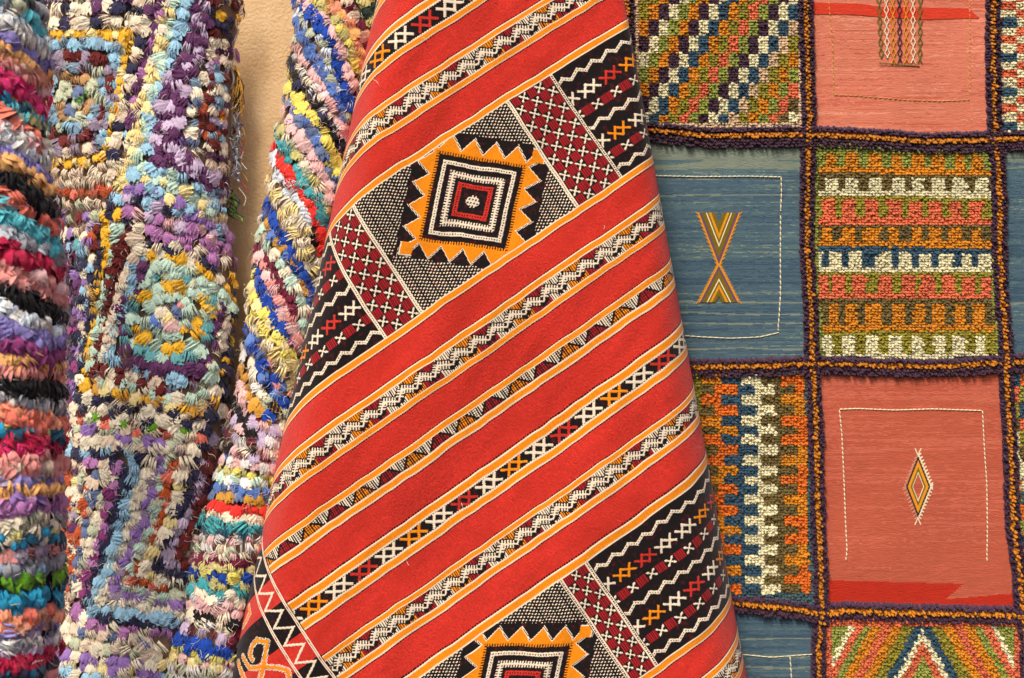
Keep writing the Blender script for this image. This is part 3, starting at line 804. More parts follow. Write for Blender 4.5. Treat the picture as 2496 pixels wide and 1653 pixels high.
def proto_rag(seed, layers=2):
    """a pinch of cloth: two pleated flaps lying like shingles, free ragged edge downwards"""
    g = np.random.default_rng(seed); V = []; F = []; n = 0
    for L in range(layers):
        nr, nc = 5, 11; sc = 1.0 if L == 0 else g.uniform(.66, .86); rot = g.uniform(-.2, .2) if L == 0 else g.uniform(-.8, .8)
        r = np.linspace(0, 1, nr)[:, None]; a = np.linspace(-1, 1, nc)[None, :]
        wd = 0.34 + 0.62 * np.sin(np.pi * np.clip(r * 0.62 + 0.02, 0, 1))
        ph = g.uniform(0, 6.28); fr = g.uniform(2.8, 4.6)
        tri = np.abs(((a * fr + ph + 0.35 * r) % 2) - 1) * 2 - 1
        x = a * wd * 0.66 + g.normal(0, .025, (nr, nc)) + 0.08 * r * g.normal(0, 1)
        y = 0.55 - r * g.uniform(1.0, 1.25) + 0.16 * (1 - np.abs(a)) * -r + g.normal(0, .03, (nr, nc))
        y[-1] += g.normal(0, .09, nc)
        z = 0.06 + 0.40 * r ** 0.7 - 0.10 * r ** 4 - 0.20 * a * a * (0.4 + r) + 0.13 * tri * (0.25 + r) + g.normal(0, .02, (nr, nc))
        x = x * sc; y = y * sc; z = z * (1.0 if L == 0 else .85) + 0.16 * L
        xr = x * math.cos(rot) - y * math.sin(rot); yr = x * math.sin(rot) + y * math.cos(rot)
        V.append(np.stack([xr.ravel(), yr.ravel(), z.ravel()], 1)); F.append(grid_faces(nc, nr)[:, ::-1] + n); n += nr * nc
    return np.concatenate(V), np.concatenate(F)

def proto_shag(seed, nrib=11, wd=0.12, spread=0.55):
    """a tuft of frayed strands"""
    g = np.random.default_rng(seed); V = []; F = []; n = 0
    for i in range(nrib):
        bx = g.uniform(-.34, .34); ex = bx * 1.5 + g.normal(0, spread * .35); ns = 4; t = np.linspace(0, 1, ns)
        Lh = g.uniform(.75, 1.15); zt = g.uniform(.28, .62)
        x = bx + (ex - bx) * t**1.3; y = 0.45 - Lh * t; z = zt * np.sin(np.pi * (0.12 + 0.75 * t)) + g.normal(0, .03, ns)
        w_ = wd * np.array([.6, 1, .9, .35]); tw = g.uniform(-.8, .8)
        for s in (-1, 1): V.append(np.stack([x + s * w_ * math.cos(tw) * .5, y + s * w_ * .15, z + s * w_ * math.sin(tw) * .5], 1))
        for k in range(ns - 1): F.append((n + k, n + k + 1, n + ns + k + 1, n + ns + k))
        n += 2 * ns
    return np.concatenate(V), np.array(F)

PROTO = {'rag': [proto_rag(i) for i in range(14)], 'shag': [proto_shag(40 + i) for i in range(8)], 'strip': [proto_shag(70 + i, 7, 0.40, 0.30) for i in range(8)], 'fuzz': [proto_shag(90 + i, 24, 0.05, 0.5) for i in range(6)]}
PMESH = {}
def proto_mesh(style, i, scale):
    key = (style, i)
    if key not in PMESH:
        V, F = PROTO[style][i]
        W = np.stack([V[:, 0], -V[:, 2], V[:, 1]], 1)          # local: x right, z up, -y towards the viewer
        me = mesh_np('tuft', W, F[:, ::-1], [rm('cream')]); PMESH[key] = me
    return PMESH[key]

class RagRug:
    def __init__(s, name, label, h0, hfun):
        s.root = thing(name, label, 'rug'); s.K = kof(h0); s.h = hfun; s.t = []
    def tuft(s, x, y, c, size, style='rag', rot=0.0, lift=0.0, asp=1.0):
        s.t.append((x, y, c, size, style, rot, lift, asp))
    def chain(s, cols, pts, size=33, style='rag', step=None, rot=0.0, jit=1.0, lift=0.0, asp=1.0):
        cols = cols.split(); p = np.array(pts, float); seg = np.hypot(*np.diff(p, axis=0).T); cl = np.concatenate([[0], np.cumsum(seg)])
        st = step or size * 0.78; n = max(1, int(round(cl[-1] / st)))
        for i in range(n + 1):
            sty = style
            if style == 'rag':
                q = RNG.random(); sty = 'shag' if q < .22 else ('fuzz' if q < .32 else 'rag')
            t = cl[-1] * i / max(n, 1)
            x = np.interp(t, cl, p[:, 0]) + RNG.normal(0, 2.2 * jit); y = np.interp(t, cl, p[:, 1]) + RNG.normal(0, 2.2 * jit)
            s.tuft(x, y, cols[i % len(cols)], size * RNG.uniform(.74, 1.08), sty, rot + RNG.normal(0, .6 * jit), lift, asp)
    def fill(s, x0, x1f, y0, y1, pitch, size, style='rag', xlf=None, cols=None, gap=0.62, lift=-6):
        P = np.array([(t[0], t[1]) for t in s.t]); Z = np.array([t[3] for t in s.t]); Cn = [t[2] for t in s.t]; n0 = len(P)
        for y in np.arange(y0, y1, pitch):
            for x in np.arange((xlf(y) if xlf else x0), x1f(y), pitch):
                xx = x + RNG.uniform(-.3, .3) * pitch; yy = y + RNG.uniform(-.3, .3) * pitch
                d = np.hypot(P[:, 0] - xx, P[:, 1] - yy); i = int(np.argmin(d))
                if d[i] > gap * Z[i]:
                    c = Cn[i] if (d[i] < 60 and RNG.random() < .62) or not cols else cols[RNG.integers(len(cols))]
                    s.tuft(xx, yy, c, size * RNG.uniform(.8, 1.2), style, RNG.normal(0, .6), lift)
    def build(s, n_obj=300):
        e = 3.0; T = s.t; n = len(T)
        vis = [i for i in range(n) if -10 < T[i][0] < 2500 and 0 < T[i][1] < 1653 and T[i][6] >= 0]
        big = set(sorted(vis, key=lambda i: -T[i][3])[:n_obj])
        mats = {}; bt = Batch(); order = []
        for i, (x, y, c, size, style, rot, lift, asp) in enumerate(T):
            hx = (s.h(x + e, y) - s.h(x - e, y)) / (2 * e); hy = (s.h(x, y + e) - s.h(x, y - e)) / (2 * e)
            N = np.array([-hx, -hy, 1.0]); N /= np.linalg.norm(N)
            dn = np.array([math.sin(rot), math.cos(rot), 0.0]); dn -= N * dn.dot(N); dn /= np.linalg.norm(dn)   # tip direction (down)
            ri = np.cross(dn, N) ; ri /= np.linalg.norm(ri)
            if ri[0] < 0 and abs(rot) < 1.5: ri = -ri
            base = np.array([x, y, s.h(x, y) + lift - 2])
            pi = (i * 7 + int(x)) % len(PROTO[style])
            if i in big:
                # layout axes -> world axes
                k = s.K
                def wv(v): return np.array([v[0] * k, -v[2], -v[1] * k]) * S
                me = proto_mesh(style, pi, 1)
                o = bpy.data.objects.new('tuft', me); C.objects.link(o); o.parent = s.root
                cx_, cy_, cz_ = wv(ri * size * asp), wv(-N * size * 0.78), wv(-dn * size)
                b = world(base[None], k)[0]
                from mathutils import Matrix
                o.matrix_local = Matrix(((cx_[0], cy_[0], cz_[0], b[0]), (cx_[1], cy_[1], cz_[1], b[1]), (cx_[2], cy_[2], cz_[2], b[2]), (0, 0, 0, 1)))
                o.material_slots[0].link = 'OBJECT'; o.material_slots[0].material = rm(c)
            else:
                V, F = PROTO[style][pi]
                P = base + V[:, :1] * ri * size * asp + V[:, 1:2] * (-dn) * size + V[:, 2:3] * N * size * 0.78
                m = mats.setdefault(c, len(mats)); bt.add(P, F, m)
        o = bt.build('tuft_pile', [rm(c) for c in mats], s.root, s.K)
        if o: o['kind'] = 'stuff'
        return len(T)
    def backing(s, x0f, x1f, y0, y1, drop=9, col=(150, 122, 98)):
        nu, nv = 44, 90; V = []
        for y in np.linspace(y0, y1, nv):
            for x in np.linspace(x0f(y), x1f(y), nu): V.append((x, y, s.h(x, y) - drop))
        link('backing', mesh_np('backing', world(np.array(V), s.K), grid_faces(nu, nv), [cloth(s.root.name + '_backing', col, rand=0)]), s.root)
    def threads(s, items, name='loose_thread'):
        for c, pts, r in items:
            V, F = tube(pts, r, 5); b = Batch(); b.add(V, F); b.build(name, [rm(c)], s.root, s.K)
    def fibres(s, n, xf, y0, y1, cols, L=(14, 34), r=0.5):
        b = Batch(); ms = [rm(c) for c in cols]
        for i in range(n):
            y = RNG.uniform(y0, y1); x = RNG.uniform(*xf(y)); h = s.h(x, y) + 8; a0 = RNG.uniform(0, 6.28); l = RNG.uniform(*L); pts = []
            for k in range(6):
                a0 += RNG.normal(0, .5); x += math.cos(a0) * l / 6; y += math.sin(a0) * l / 6 + .4; pts.append((x, y, h + 9 * math.sin(math.pi * k / 5)))
            V, F = tube(pts, r, 3); b.add(V, F, i % len(ms))
        o = b.build('stray_fibres', ms, s.root, s.K); o['kind'] = 'stuff'

def ip(tab):
    xs = [t[0] for t in tab]; ys = [t[1] for t in tab]
    return lambda y: float(np.interp(y, xs, ys))

# ------------------------------------------------------------------ rug with rosettes
def build_rosette_rug():
    xr = ip([(-60, 580), (0, 577), (110, 560), (300, 556), (480, 545), (560, 554), (760, 568), (900, 560), (1000, 548), (1100, 536), (1250, 520), (1400, 500), (1653, 470), (1760, 465)])
    xm = ip([(-60, 430), (0, 430), (300, 420), (500, 400), (760, 410), (1000, 390), (1300, 350), (1653, 300), (1760, 300)])
    wl = ip([(-60, 420), (350, 400), (520, 270), (1000, 250), (1400, 220), (1760, 190)])
    def h(x, y):
        m = xm(y)
        t = (x - m) / (xr(y) - m) if x > m else (m - x) / wl(y)
        t = min(max(t, 0), 1.25)
        base = 55 + 125 * math.sqrt(max(0.0, 1 - min(t, 1) ** 2.2)) if t <= 1 else 55 - (t - 1) * 80
        return base + 7 * math.sin(y / 95.0 + x / 130.0)
    R = RagRug('rosette_rag_rug', 'lumpy rag rug of pastel and plum tufts with ring rosettes, left of the wall', 135, h)
    ch = R.chain
    # upper face: blurred rosette on the receding left
    ch('lavender purple cream', [(150, -10), (250, -8), (330, -5)]); ch('cream navy cream cream purple', [(145, 25), (230, 30), (300, 22)]); ch('cream navy beige', [(140, 58), (220, 62), (300, 64)])
    ch('yellow yellow pale', [(140, 84), (200, 86), (255, 94), (312, 92)], 26); ch('sky bluegrey', [(145, 108), (210, 108), (262, 112), (300, 124)], 30)
    ch('mauve darkred darkred', [(150, 140), (205, 140), (255, 145), (280, 190), (272, 250), (255, 290), (205, 335), (160, 345)], 30)
    ch('mauve grey bluegrey', [(150, 165), (185, 165), (230, 170)], 28); ch('sky bluegrey sage', [(130, 195), (125, 235), (130, 275), (155, 310), (190, 315), (230, 300), (250, 260), (262, 215), (250, 180)], 30)
    ch('tan sage sage tan', [(165, 190), (150, 245), (160, 285), (200, 290), (232, 262), (240, 222), (215, 195)], 30); ch('sage slate mint', [(180, 230), (205, 225), (190, 258), (170, 265)], 28)
    R.tuft(200, 240, 'leaf', 20, lift=3)
    ch('sky bluegrey mauve', [(285, 140), (290, 190), (283, 240), (268, 300), (255, 345)], 28); ch('yellow yellow pale', [(312, 95), (314, 140), (306, 190), (296, 240), (284, 290), (274, 340), (262, 380)], 24)
    ch('yellow pale', [(135, 392), (180, 396), (225, 400), (260, 386)], 24); ch('mauve beige', [(150, 370), (200, 368), (240, 360)], 28)
    ch('beige cream beige', [(135, 418), (180, 425), (225, 424), (262, 415)], 30, 'shag'); ch('beige cream', [(150, 445), (200, 448), (255, 440)], 30, 'shag')
    ch('rust rust coral', [(145, 465), (190, 470), (235, 478), (268, 470)], 26); ch('cream beige sage', [(150, 492), (200, 498), (250, 500)], 30, 'shag'); ch('violet sage darkred', [(150, 530), (190, 530), (240, 530)], 28)
    ch('cream violet cream', [(150, 560), (200, 570), (225, 590)], 30); ch('sky teal', [(165, 595), (205, 600)], 28)
    # long slanting chains
    ch('cream beige navy', [(350, -10), (345, 50), (348, 105), (336, 150), (326, 205), (312, 270), (302, 320), (292, 372), (282, 425)], 30)
    ch('cream cream purple', [(380, -10), (372, 40), (362, 80)], 32); ch('purple purple lilac', [(405, 0), (398, 60), (384, 105), (370, 150), (360, 200), (342, 225), (335, 300)], 31)
    ch('pale cream pale', [(420, -10), (412, 50), (400, 90), (392, 140), (372, 200), (356, 240), (345, 300), (346, 350), (330, 400)], 30)
    ch('mint mint pale', [(436, -10), (430, 40), (422, 90), (406, 130), (398, 180), (382, 225), (368, 275), (365, 330), (352, 380), (338, 425)], 34)
    ch('sky sky', [(466, -10), (460, 35), (446, 75), (436, 115), (428, 150), (412, 190), (398, 225), (385, 265), (382, 310), (372, 365)], 33)
    ch('purple purple lavender', [(490, -5), (490, 40), (476, 85), (466, 125), (446, 165), (424, 200), (408, 250), (398, 305), (392, 345), (402, 392)], 34)
    ch('lavender purple', [(498, 20), (494, 70), (490, 115), (470, 150), (446, 190), (438, 235), (424, 285), (420, 335), (430, 380), (460, 398)], 34)
    ch('purple lavender purple', [(506, 60), (492, 150), (468, 195), (455, 235), (444, 300), (424, 350), (450, 410), (500, 430), (535, 470)], 33)
    ch('purple purple', [(400, 395), (440, 412), (490, 445), (530, 475)], 33); ch('lavender purple', [(440, 385), (480, 400), (515, 425), (535, 450)], 32)
    ch('cream bluegrey cream slate', [(500, 190), (482, 220), (478, 255), (482, 295), (474, 345), (490, 375)], 32); ch('darkred darkred rust', [(515, 215), (508, 245), (500, 285), (492, 320), (520, 350)], 30)
    ch('cream bluegrey sky', [(520, 130), (525, 170), (530, 205), (530, 240)], 32); ch('rust yellow slate', [(540, 270), (535, 300), (532, 330)], 28); ch('beige purple cream', [(540, 350), (545, 390), (540, 430)], 28)
    # back selvedge, upper right
    ch('darkred darkred navy', [(505, 0), (535, 3), (562, 5)], 26); ch('navy yellow yellow', [(515, 28), (540, 36), (562, 36)], 26); ch('navy navy', [(510, 52), (540, 60), (562, 64)], 26)
    ch('darkred navy', [(522, 80), (550, 86)], 26); ch('cream beige lilac', [(522, 112), (545, 110), (558, 120)], 26); ch('lilac cream', [(525, 150), (552, 150)], 26)
    for k in range(2): ch('cream purple beige lavender darkred sky', [(xr(y) - 16 - 22 * k, y) for y in range(100, 560, 30)], 27)
    # valley of the V, then lilac slope
    ch('sky mint sky', [(338, 428), (370, 420), (405, 414), (440, 430), (480, 452), (512, 480), (535, 510)], 34); ch('pale mint', [(320, 440), (365, 440), (410, 444), (455, 468), (500, 500), (530, 530)], 32)
    ch('violet violet sky', [(335, 468), (380, 455), (415, 480), (450, 515), (490, 530)], 32); ch('navy sky lavender', [(285, 505), (310, 480), (345, 490), (385, 500), (420, 520)], 31)
    ch('sky pale violet', [(400, 470), (445, 495), (480, 515), (535, 555)], 32); ch('lilac pink lavender', [(330, 520), (370, 525), (410, 545), (450, 560), (500, 555), (545, 570)], 33)
    ch('lilac lilac', [(375, 560), (415, 580), (460, 590), (505, 600), (545, 605)], 33); ch('yellow navy', [(268, 530), (300, 522), (322, 535)], 28); ch('pink lilac', [(520, 580), (545, 630)], 28)
    # second rosette
    ch('darkred', [(315, 585), (310, 620), (285, 680), (275, 720), (268, 755), (250, 805), (240, 850), (232, 895)], 34); ch('darkred beige', [(262, 900), (290, 920), (360, 930), (405, 948)], 32)
    ch('mint', [(300, 562), (290, 605), (280, 650), (268, 705), (252, 745), (255, 785), (235, 830), (225, 880)], 34); ch('mint cream mint', [(258, 935), (292, 930), (335, 940), (372, 955), (430, 970), (482, 970), (522, 950)], 34)
    ch('yellow', [(275, 570), (268, 620), (258, 665), (240, 720), (236, 795), (220, 850), (213, 900)], 30); ch('yellow gold pale', [(215, 935), (245, 945), (300, 950), (332, 968), (385, 978), (435, 988), (480, 1000), (522, 972)], 36)
    ch('navy', [(258, 600), (248, 650), (244, 690), (225, 770), (214, 820), (205, 880)], 30); ch('navy cream navy', [(195, 962), (235, 972), (275, 972), (307, 986), (350, 987), (405, 996), (460, 1011), (510, 1016), (535, 998)], 34)
    ch('cream beige', [(352, 560), (345, 600), (345, 625), (316, 670), (310, 695), (300, 735), (282, 785), (265, 840), (262, 870)], 33); ch('cream darkred beige', [(280, 905), (310, 902), (342, 912), (392, 920)], 30)
    ch('sky', [(360, 630), (345, 645), (330, 685), (320, 725), (292, 785), (282, 830), (275, 870)], 33); ch('sky purple sky', [(297, 878), (330, 892), (370, 906), (420, 902), (455, 926)], 34)
    ch('purple', [(362, 655), (340, 702), (315, 742), (308, 775), (305, 805)], 33); ch('purple', [(322, 852), (350, 880), (398, 882), (445, 892), (500, 896)], 36); ch('purple', [(535, 740), (526, 790), (518, 830), (505, 865), (500, 895)], 33)
    ch('teal mint teal', [(340, 745), (330, 782), (310, 832), (345, 836), (382, 862), (432, 872), (480, 866), (502, 820), (508, 772), (512, 738)], 36)
    ch('mint', [(366, 690), (385, 645), (425, 642), (470, 660), (502, 690), (538, 722), (552, 745)], 36); ch('teal sage mint', [(395, 668), (445, 668), (490, 700), (530, 745)], 32)
    ch('yellow yellow mint', [(345, 735), (368, 722), (415, 690), (458, 700), (500, 725), (515, 760), (488, 780), (484, 836), (442, 842), (400, 848), (345, 805)], 36)
    ch('mint', [(378, 748), (400, 728), (435, 720), (462, 738), (468, 776), (432, 826), (388, 804), (366, 788)], 38); ch('mint yellow', [(420, 810), (455, 800)], 32)
    R.tuft(405, 762, 'cream', 34, lift=3); R.tuft(445, 756, 'slate', 30, lift=4); R.tuft(390, 782, 'midblue', 30, lift=4); R.tuft(430, 790, 'pink', 32, lift=4); R.tuft(452, 745, 'salmon', 20, lift=6); R.tuft(420, 775, 'pale', 26, lift=6)
    ch('navy cream navy', [(368, 602), (420, 610), (480, 625), (520, 655)], 34); ch('yellow cream yellow', [(378, 616), (430, 622), (465, 636), (508, 660), (545, 700)], 33); ch('cream lilac', [(440, 596), (505, 616), (540, 640)], 32)
    ch('cream beige', [(548, 765), (542, 815), (530, 850), (512, 880)], 32); ch('yellow navy', [(556, 690), (560, 745), (555, 800), (545, 885), (532, 938)], 28); ch('mint sage', [(520, 900), (500, 930), (515, 915)], 32); ch('black navy', [(552, 830), (548, 880), (545, 930), (540, 970)], 28)
    ch('purple magenta navy violet', [(185, 600), (190, 680), (180, 760), (178, 840), (172, 920), (165, 1000)], 28); ch('sky navy cream violet', [(205, 620), (210, 690), (200, 760), (195, 830), (190, 900), (180, 960)], 28)  # first chain darkened: shade on the steep left side put into tuft colour
    ch('beige cream sky navy', [(228, 610), (228, 680), (215, 740), (205, 800), (198, 870)], 27); ch('purple magenta navy', [(165, 640), (168, 720), (160, 800), (158, 880), (150, 980), (150, 1060)], 28); ch('darkred rust', [(240, 560), (236, 600)], 26)  # purple, magenta and navy chain: gap shade painted into the tuft colours
    # rows below the rosette
    ch('cream navy cream', [(180, 990), (240, 994), (282, 996), (332, 1012), (378, 1022), (430, 1022), (492, 1032)], 36); ch('darkred cream leaf', [(195, 1006), (236, 1008), (300, 1027), (352, 1032), (412, 1038), (460, 1044)], 32)
    ch('beige coral sage', [(180, 1026), (220, 1028), (265, 1030), (320, 1045), (380, 1050), (440, 1058), (490, 1062)], 32); ch('violet sage violet', [(170, 1045), (225, 1042), (262, 1047), (302, 1057), (356, 1067), (416, 1078), (450, 1085)], 34)
    ch('cream beige cream', [(170, 1062), (215, 1076), (242, 1068), (282, 1072), (332, 1083), (386, 1088), (440, 1090), (475, 1088)], 36); ch('sky navy', [(165, 1092), (215, 1097), (252, 1096), (302, 1093), (356, 1107)], 36)
    ch('navy mauve', [(500, 1045), (515, 1070), (490, 1075)], 32)
    # bent chains of the lower field
    ch('lilac beige lilac', [(160, 1128), (190, 1126), (242, 1122), (300, 1132)], 33); ch('lilac magenta', [(296, 1172), (282, 1206), (272, 1250), (256, 1300), (242, 1342), (230, 1382), (208, 1440)], 34); ch('lilac cream lilac', [(195, 1480), (212, 1500), (280, 1512), (302, 1532), (342, 1522), (392, 1532), (440, 1540)], 35)
    ch('navy', [(270, 1108), (312, 1140), (312, 1170), (302, 1202), (290, 1242), (276, 1292), (262, 1346), (242, 1396), (222, 1440), (242, 1482), (292, 1497), (352, 1502), (412, 1512), (450, 1520)], 33)
    ch('sky', [(346, 1112), (340, 1152), (330, 1192), (318, 1232), (302, 1290), (286, 1350), (266, 1392), (246, 1432), (228, 1468), (256, 1477), (302, 1482), (362, 1488), (412, 1498)], 36)
    ch('cream', [(382, 1122), (362, 1172), (344, 1212), (336, 1262), (318, 1300), (308, 1335), (290, 1372), (276, 1406), (256, 1448), (286, 1452), (332, 1462), (392, 1474), (440, 1480)], 35)
    ch('violet violet mauve', [(402, 1117), (392, 1162), (376, 1202), (366, 1242), (356, 1282), (336, 1312), (318, 1352), (306, 1390), (278, 1430), (312, 1442), (362, 1448), (426, 1467)], 34)
    ch('sage mint', [(422, 1112), (397, 1187), (387, 1232), (382, 1272), (366, 1312), (346, 1342), (326, 1382), (312, 1412), (342, 1432), (382, 1452), (430, 1450)], 33)
    ch('rust coral rust', [(432, 1130), (412, 1172), (406, 1232), (396, 1262), (376, 1302), (356, 1342), (346, 1372), (322, 1410), (362, 1408), (402, 1428)], 30)
    ch('cream cream pale', [(456, 1122), (442, 1167), (436, 1202), (426, 1242), (412, 1277), (388, 1312), (382, 1352), (352, 1390), (396, 1402), (432, 1408)], 38)
    ch('navy', [(480, 1120), (462, 1182), (452, 1222), (432, 1262), (412, 1312), (402, 1347), (374, 1380), (402, 1392), (442, 1394)], 34); ch('lavender mauve', [(496, 1130), (486, 1180), (476, 1217), (456, 1252), (436, 1292), (422, 1322), (412, 1352), (432, 1377)], 33)
    ch('darkred', [(506, 1112), (498, 1152), (488, 1202), (472, 1242), (462, 1282), (448, 1322), (438, 1352), (452, 1372)], 33); ch('navy darkred', [(515, 1150), (505, 1200), (495, 1240), (480, 1280)], 28)
    ch('rust rust beige', [(166, 1150), (170, 1185), (178, 1230), (170, 1290), (165, 1340), (160, 1400), (158, 1470)], 28); ch('rust cream rust', [(228, 1178), (215, 1240), (206, 1262), (195, 1312), (182, 1370), (176, 1402), (162, 1470)], 30)
    ch('cream cream sage', [(272, 1146), (272, 1182), (262, 1222), (242, 1282), (230, 1322), (217, 1366), (206, 1420), (182, 1442)], 36); ch('slate beige slate', [(245, 1150), (238, 1195), (226, 1240), (218, 1295), (202, 1350), (192, 1400), (175, 1450)], 31)
    ch('purple pale cream', [(190, 1150), (192, 1210), (184, 1280), (180, 1330), (170, 1380)], 28); ch('cream sage mauve', [(205, 1140), (200, 1200), (190, 1250)], 28)
    for k in range(2): ch('purple navy magenta black', [(128 + 14 * k, 520), (150 + 14 * k, 620), (150 + 14 * k, 800), (146 + 14 * k, 1000), (140 + 14 * k, 1150)], 26)  # dark tufts paint the shade in the gap beside the striped rug
    # bottom rows
    ch('cream beige slate', [(160, 1530), (222, 1532), (262, 1542), (310, 1552), (360, 1556)], 32); ch('cream beige', [(340, 1545), (372, 1560), (400, 1570)], 34); ch('beige cream sage', [(150, 1556), (200, 1562), (242, 1568), (300, 1572), (352, 1580), (392, 1590)], 31)
    ch('violet violet cream', [(145, 1592), (210, 1590), (246, 1600), (302, 1602), (352, 1616), (384, 1636)], 33); ch('cream pale violet', [(165, 1612), (225, 1615), (285, 1618), (330, 1628), (370, 1604), (405, 1610)], 31); ch('sky sky cream', [(150, 1628), (172, 1622), (212, 1640), (262, 1637), (302, 1642), (352, 1652), (400, 1655)], 33)
    ch('cream beige', [(150, 1665), (250, 1668), (350, 1680)], 34)
    pal = ['beige', 'lavender', 'purple', 'sky', 'violet', 'navy', 'darkred', 'mauve', 'sage', 'cream']
    R.fill(100, lambda y: xr(y) - 2, -30, 1690, 19, 28, style='shag', xlf=lambda y: 95, cols=pal, gap=0.58, lift=-8)
    R.build()
    R.backing(lambda y: 60, lambda y: xr(y) - 4, -80, 1760, 12)
    hE = 62
    R.threads([('beige', [(xr(y) - 2 + 3 * math.sin(y / 9), y, hE + 22) for y in range(-40, 210, 8)], 3.2)], 'selvedge_cord')
    th = []
    for i in range(22):
        x0 = 559 + random.uniform(-3, 4); y0 = 152 + random.uniform(-4, 20); a = random.uniform(8, 24); Lh = random.uniform(70, 120)
        th.append((['gold', 'black', 'yellow', 'gold', 'black'][i % 5], [(x0 + a * math.sin(math.pi * t * random.uniform(.85, 1.1)) + 4 * math.sin(9 * t + i), y0 + Lh * t, hE + 16 + 5 * math.sin(5 * t + i)) for t in np.linspace(0, 1, 14)], 1.5))
    for i in range(34):
        x0 = 562 + random.uniform(-5, 9); y0 = 258 + i * 4.6; c = ['grey', 'ice', 'grey', 'mauve'][i % 4]
        th.append((c, [(x0 + 9 * math.sin(6 * t + i * 2.3) * math.sin(3 * t + i) + 6 * t * math.sin(i), y0 + 30 * t + 7 * math.sin(9 * t + i), hE + 14 + 9 * math.cos(7 * t + i * 1.7)) for t in np.linspace(0, 1, 16)], 1.7))
    for i in range(20):
        th.append((['darkgreen', 'leaf', 'darkgreen'][i % 3], [(546 + 12 * math.sin(4 * t + i * 1.9) + 26 * t * (i % 4) / 3, 452 + i * 2.6 + 34 * t, hE + 16 + 6 * math.cos(6 * t + i)) for t in np.linspace(0, 1, 12)], 1.4))
    for i in range(6):
        th.append((['gold', 'crimson', 'beige'][i % 3], [(575 + 6 * math.sin(5 * t + i) + 10 * t, 300 + 30 * i + 45 * t, hE + 10) for t in np.linspace(0, 1, 10)], 1.1))
    R.threads(th)
    R.fibres(800, lambda y: (110, xr(y) + 2), 0, 1650, ['cream', 'lavender', 'beige', 'purple'])
build_rosette_rug()

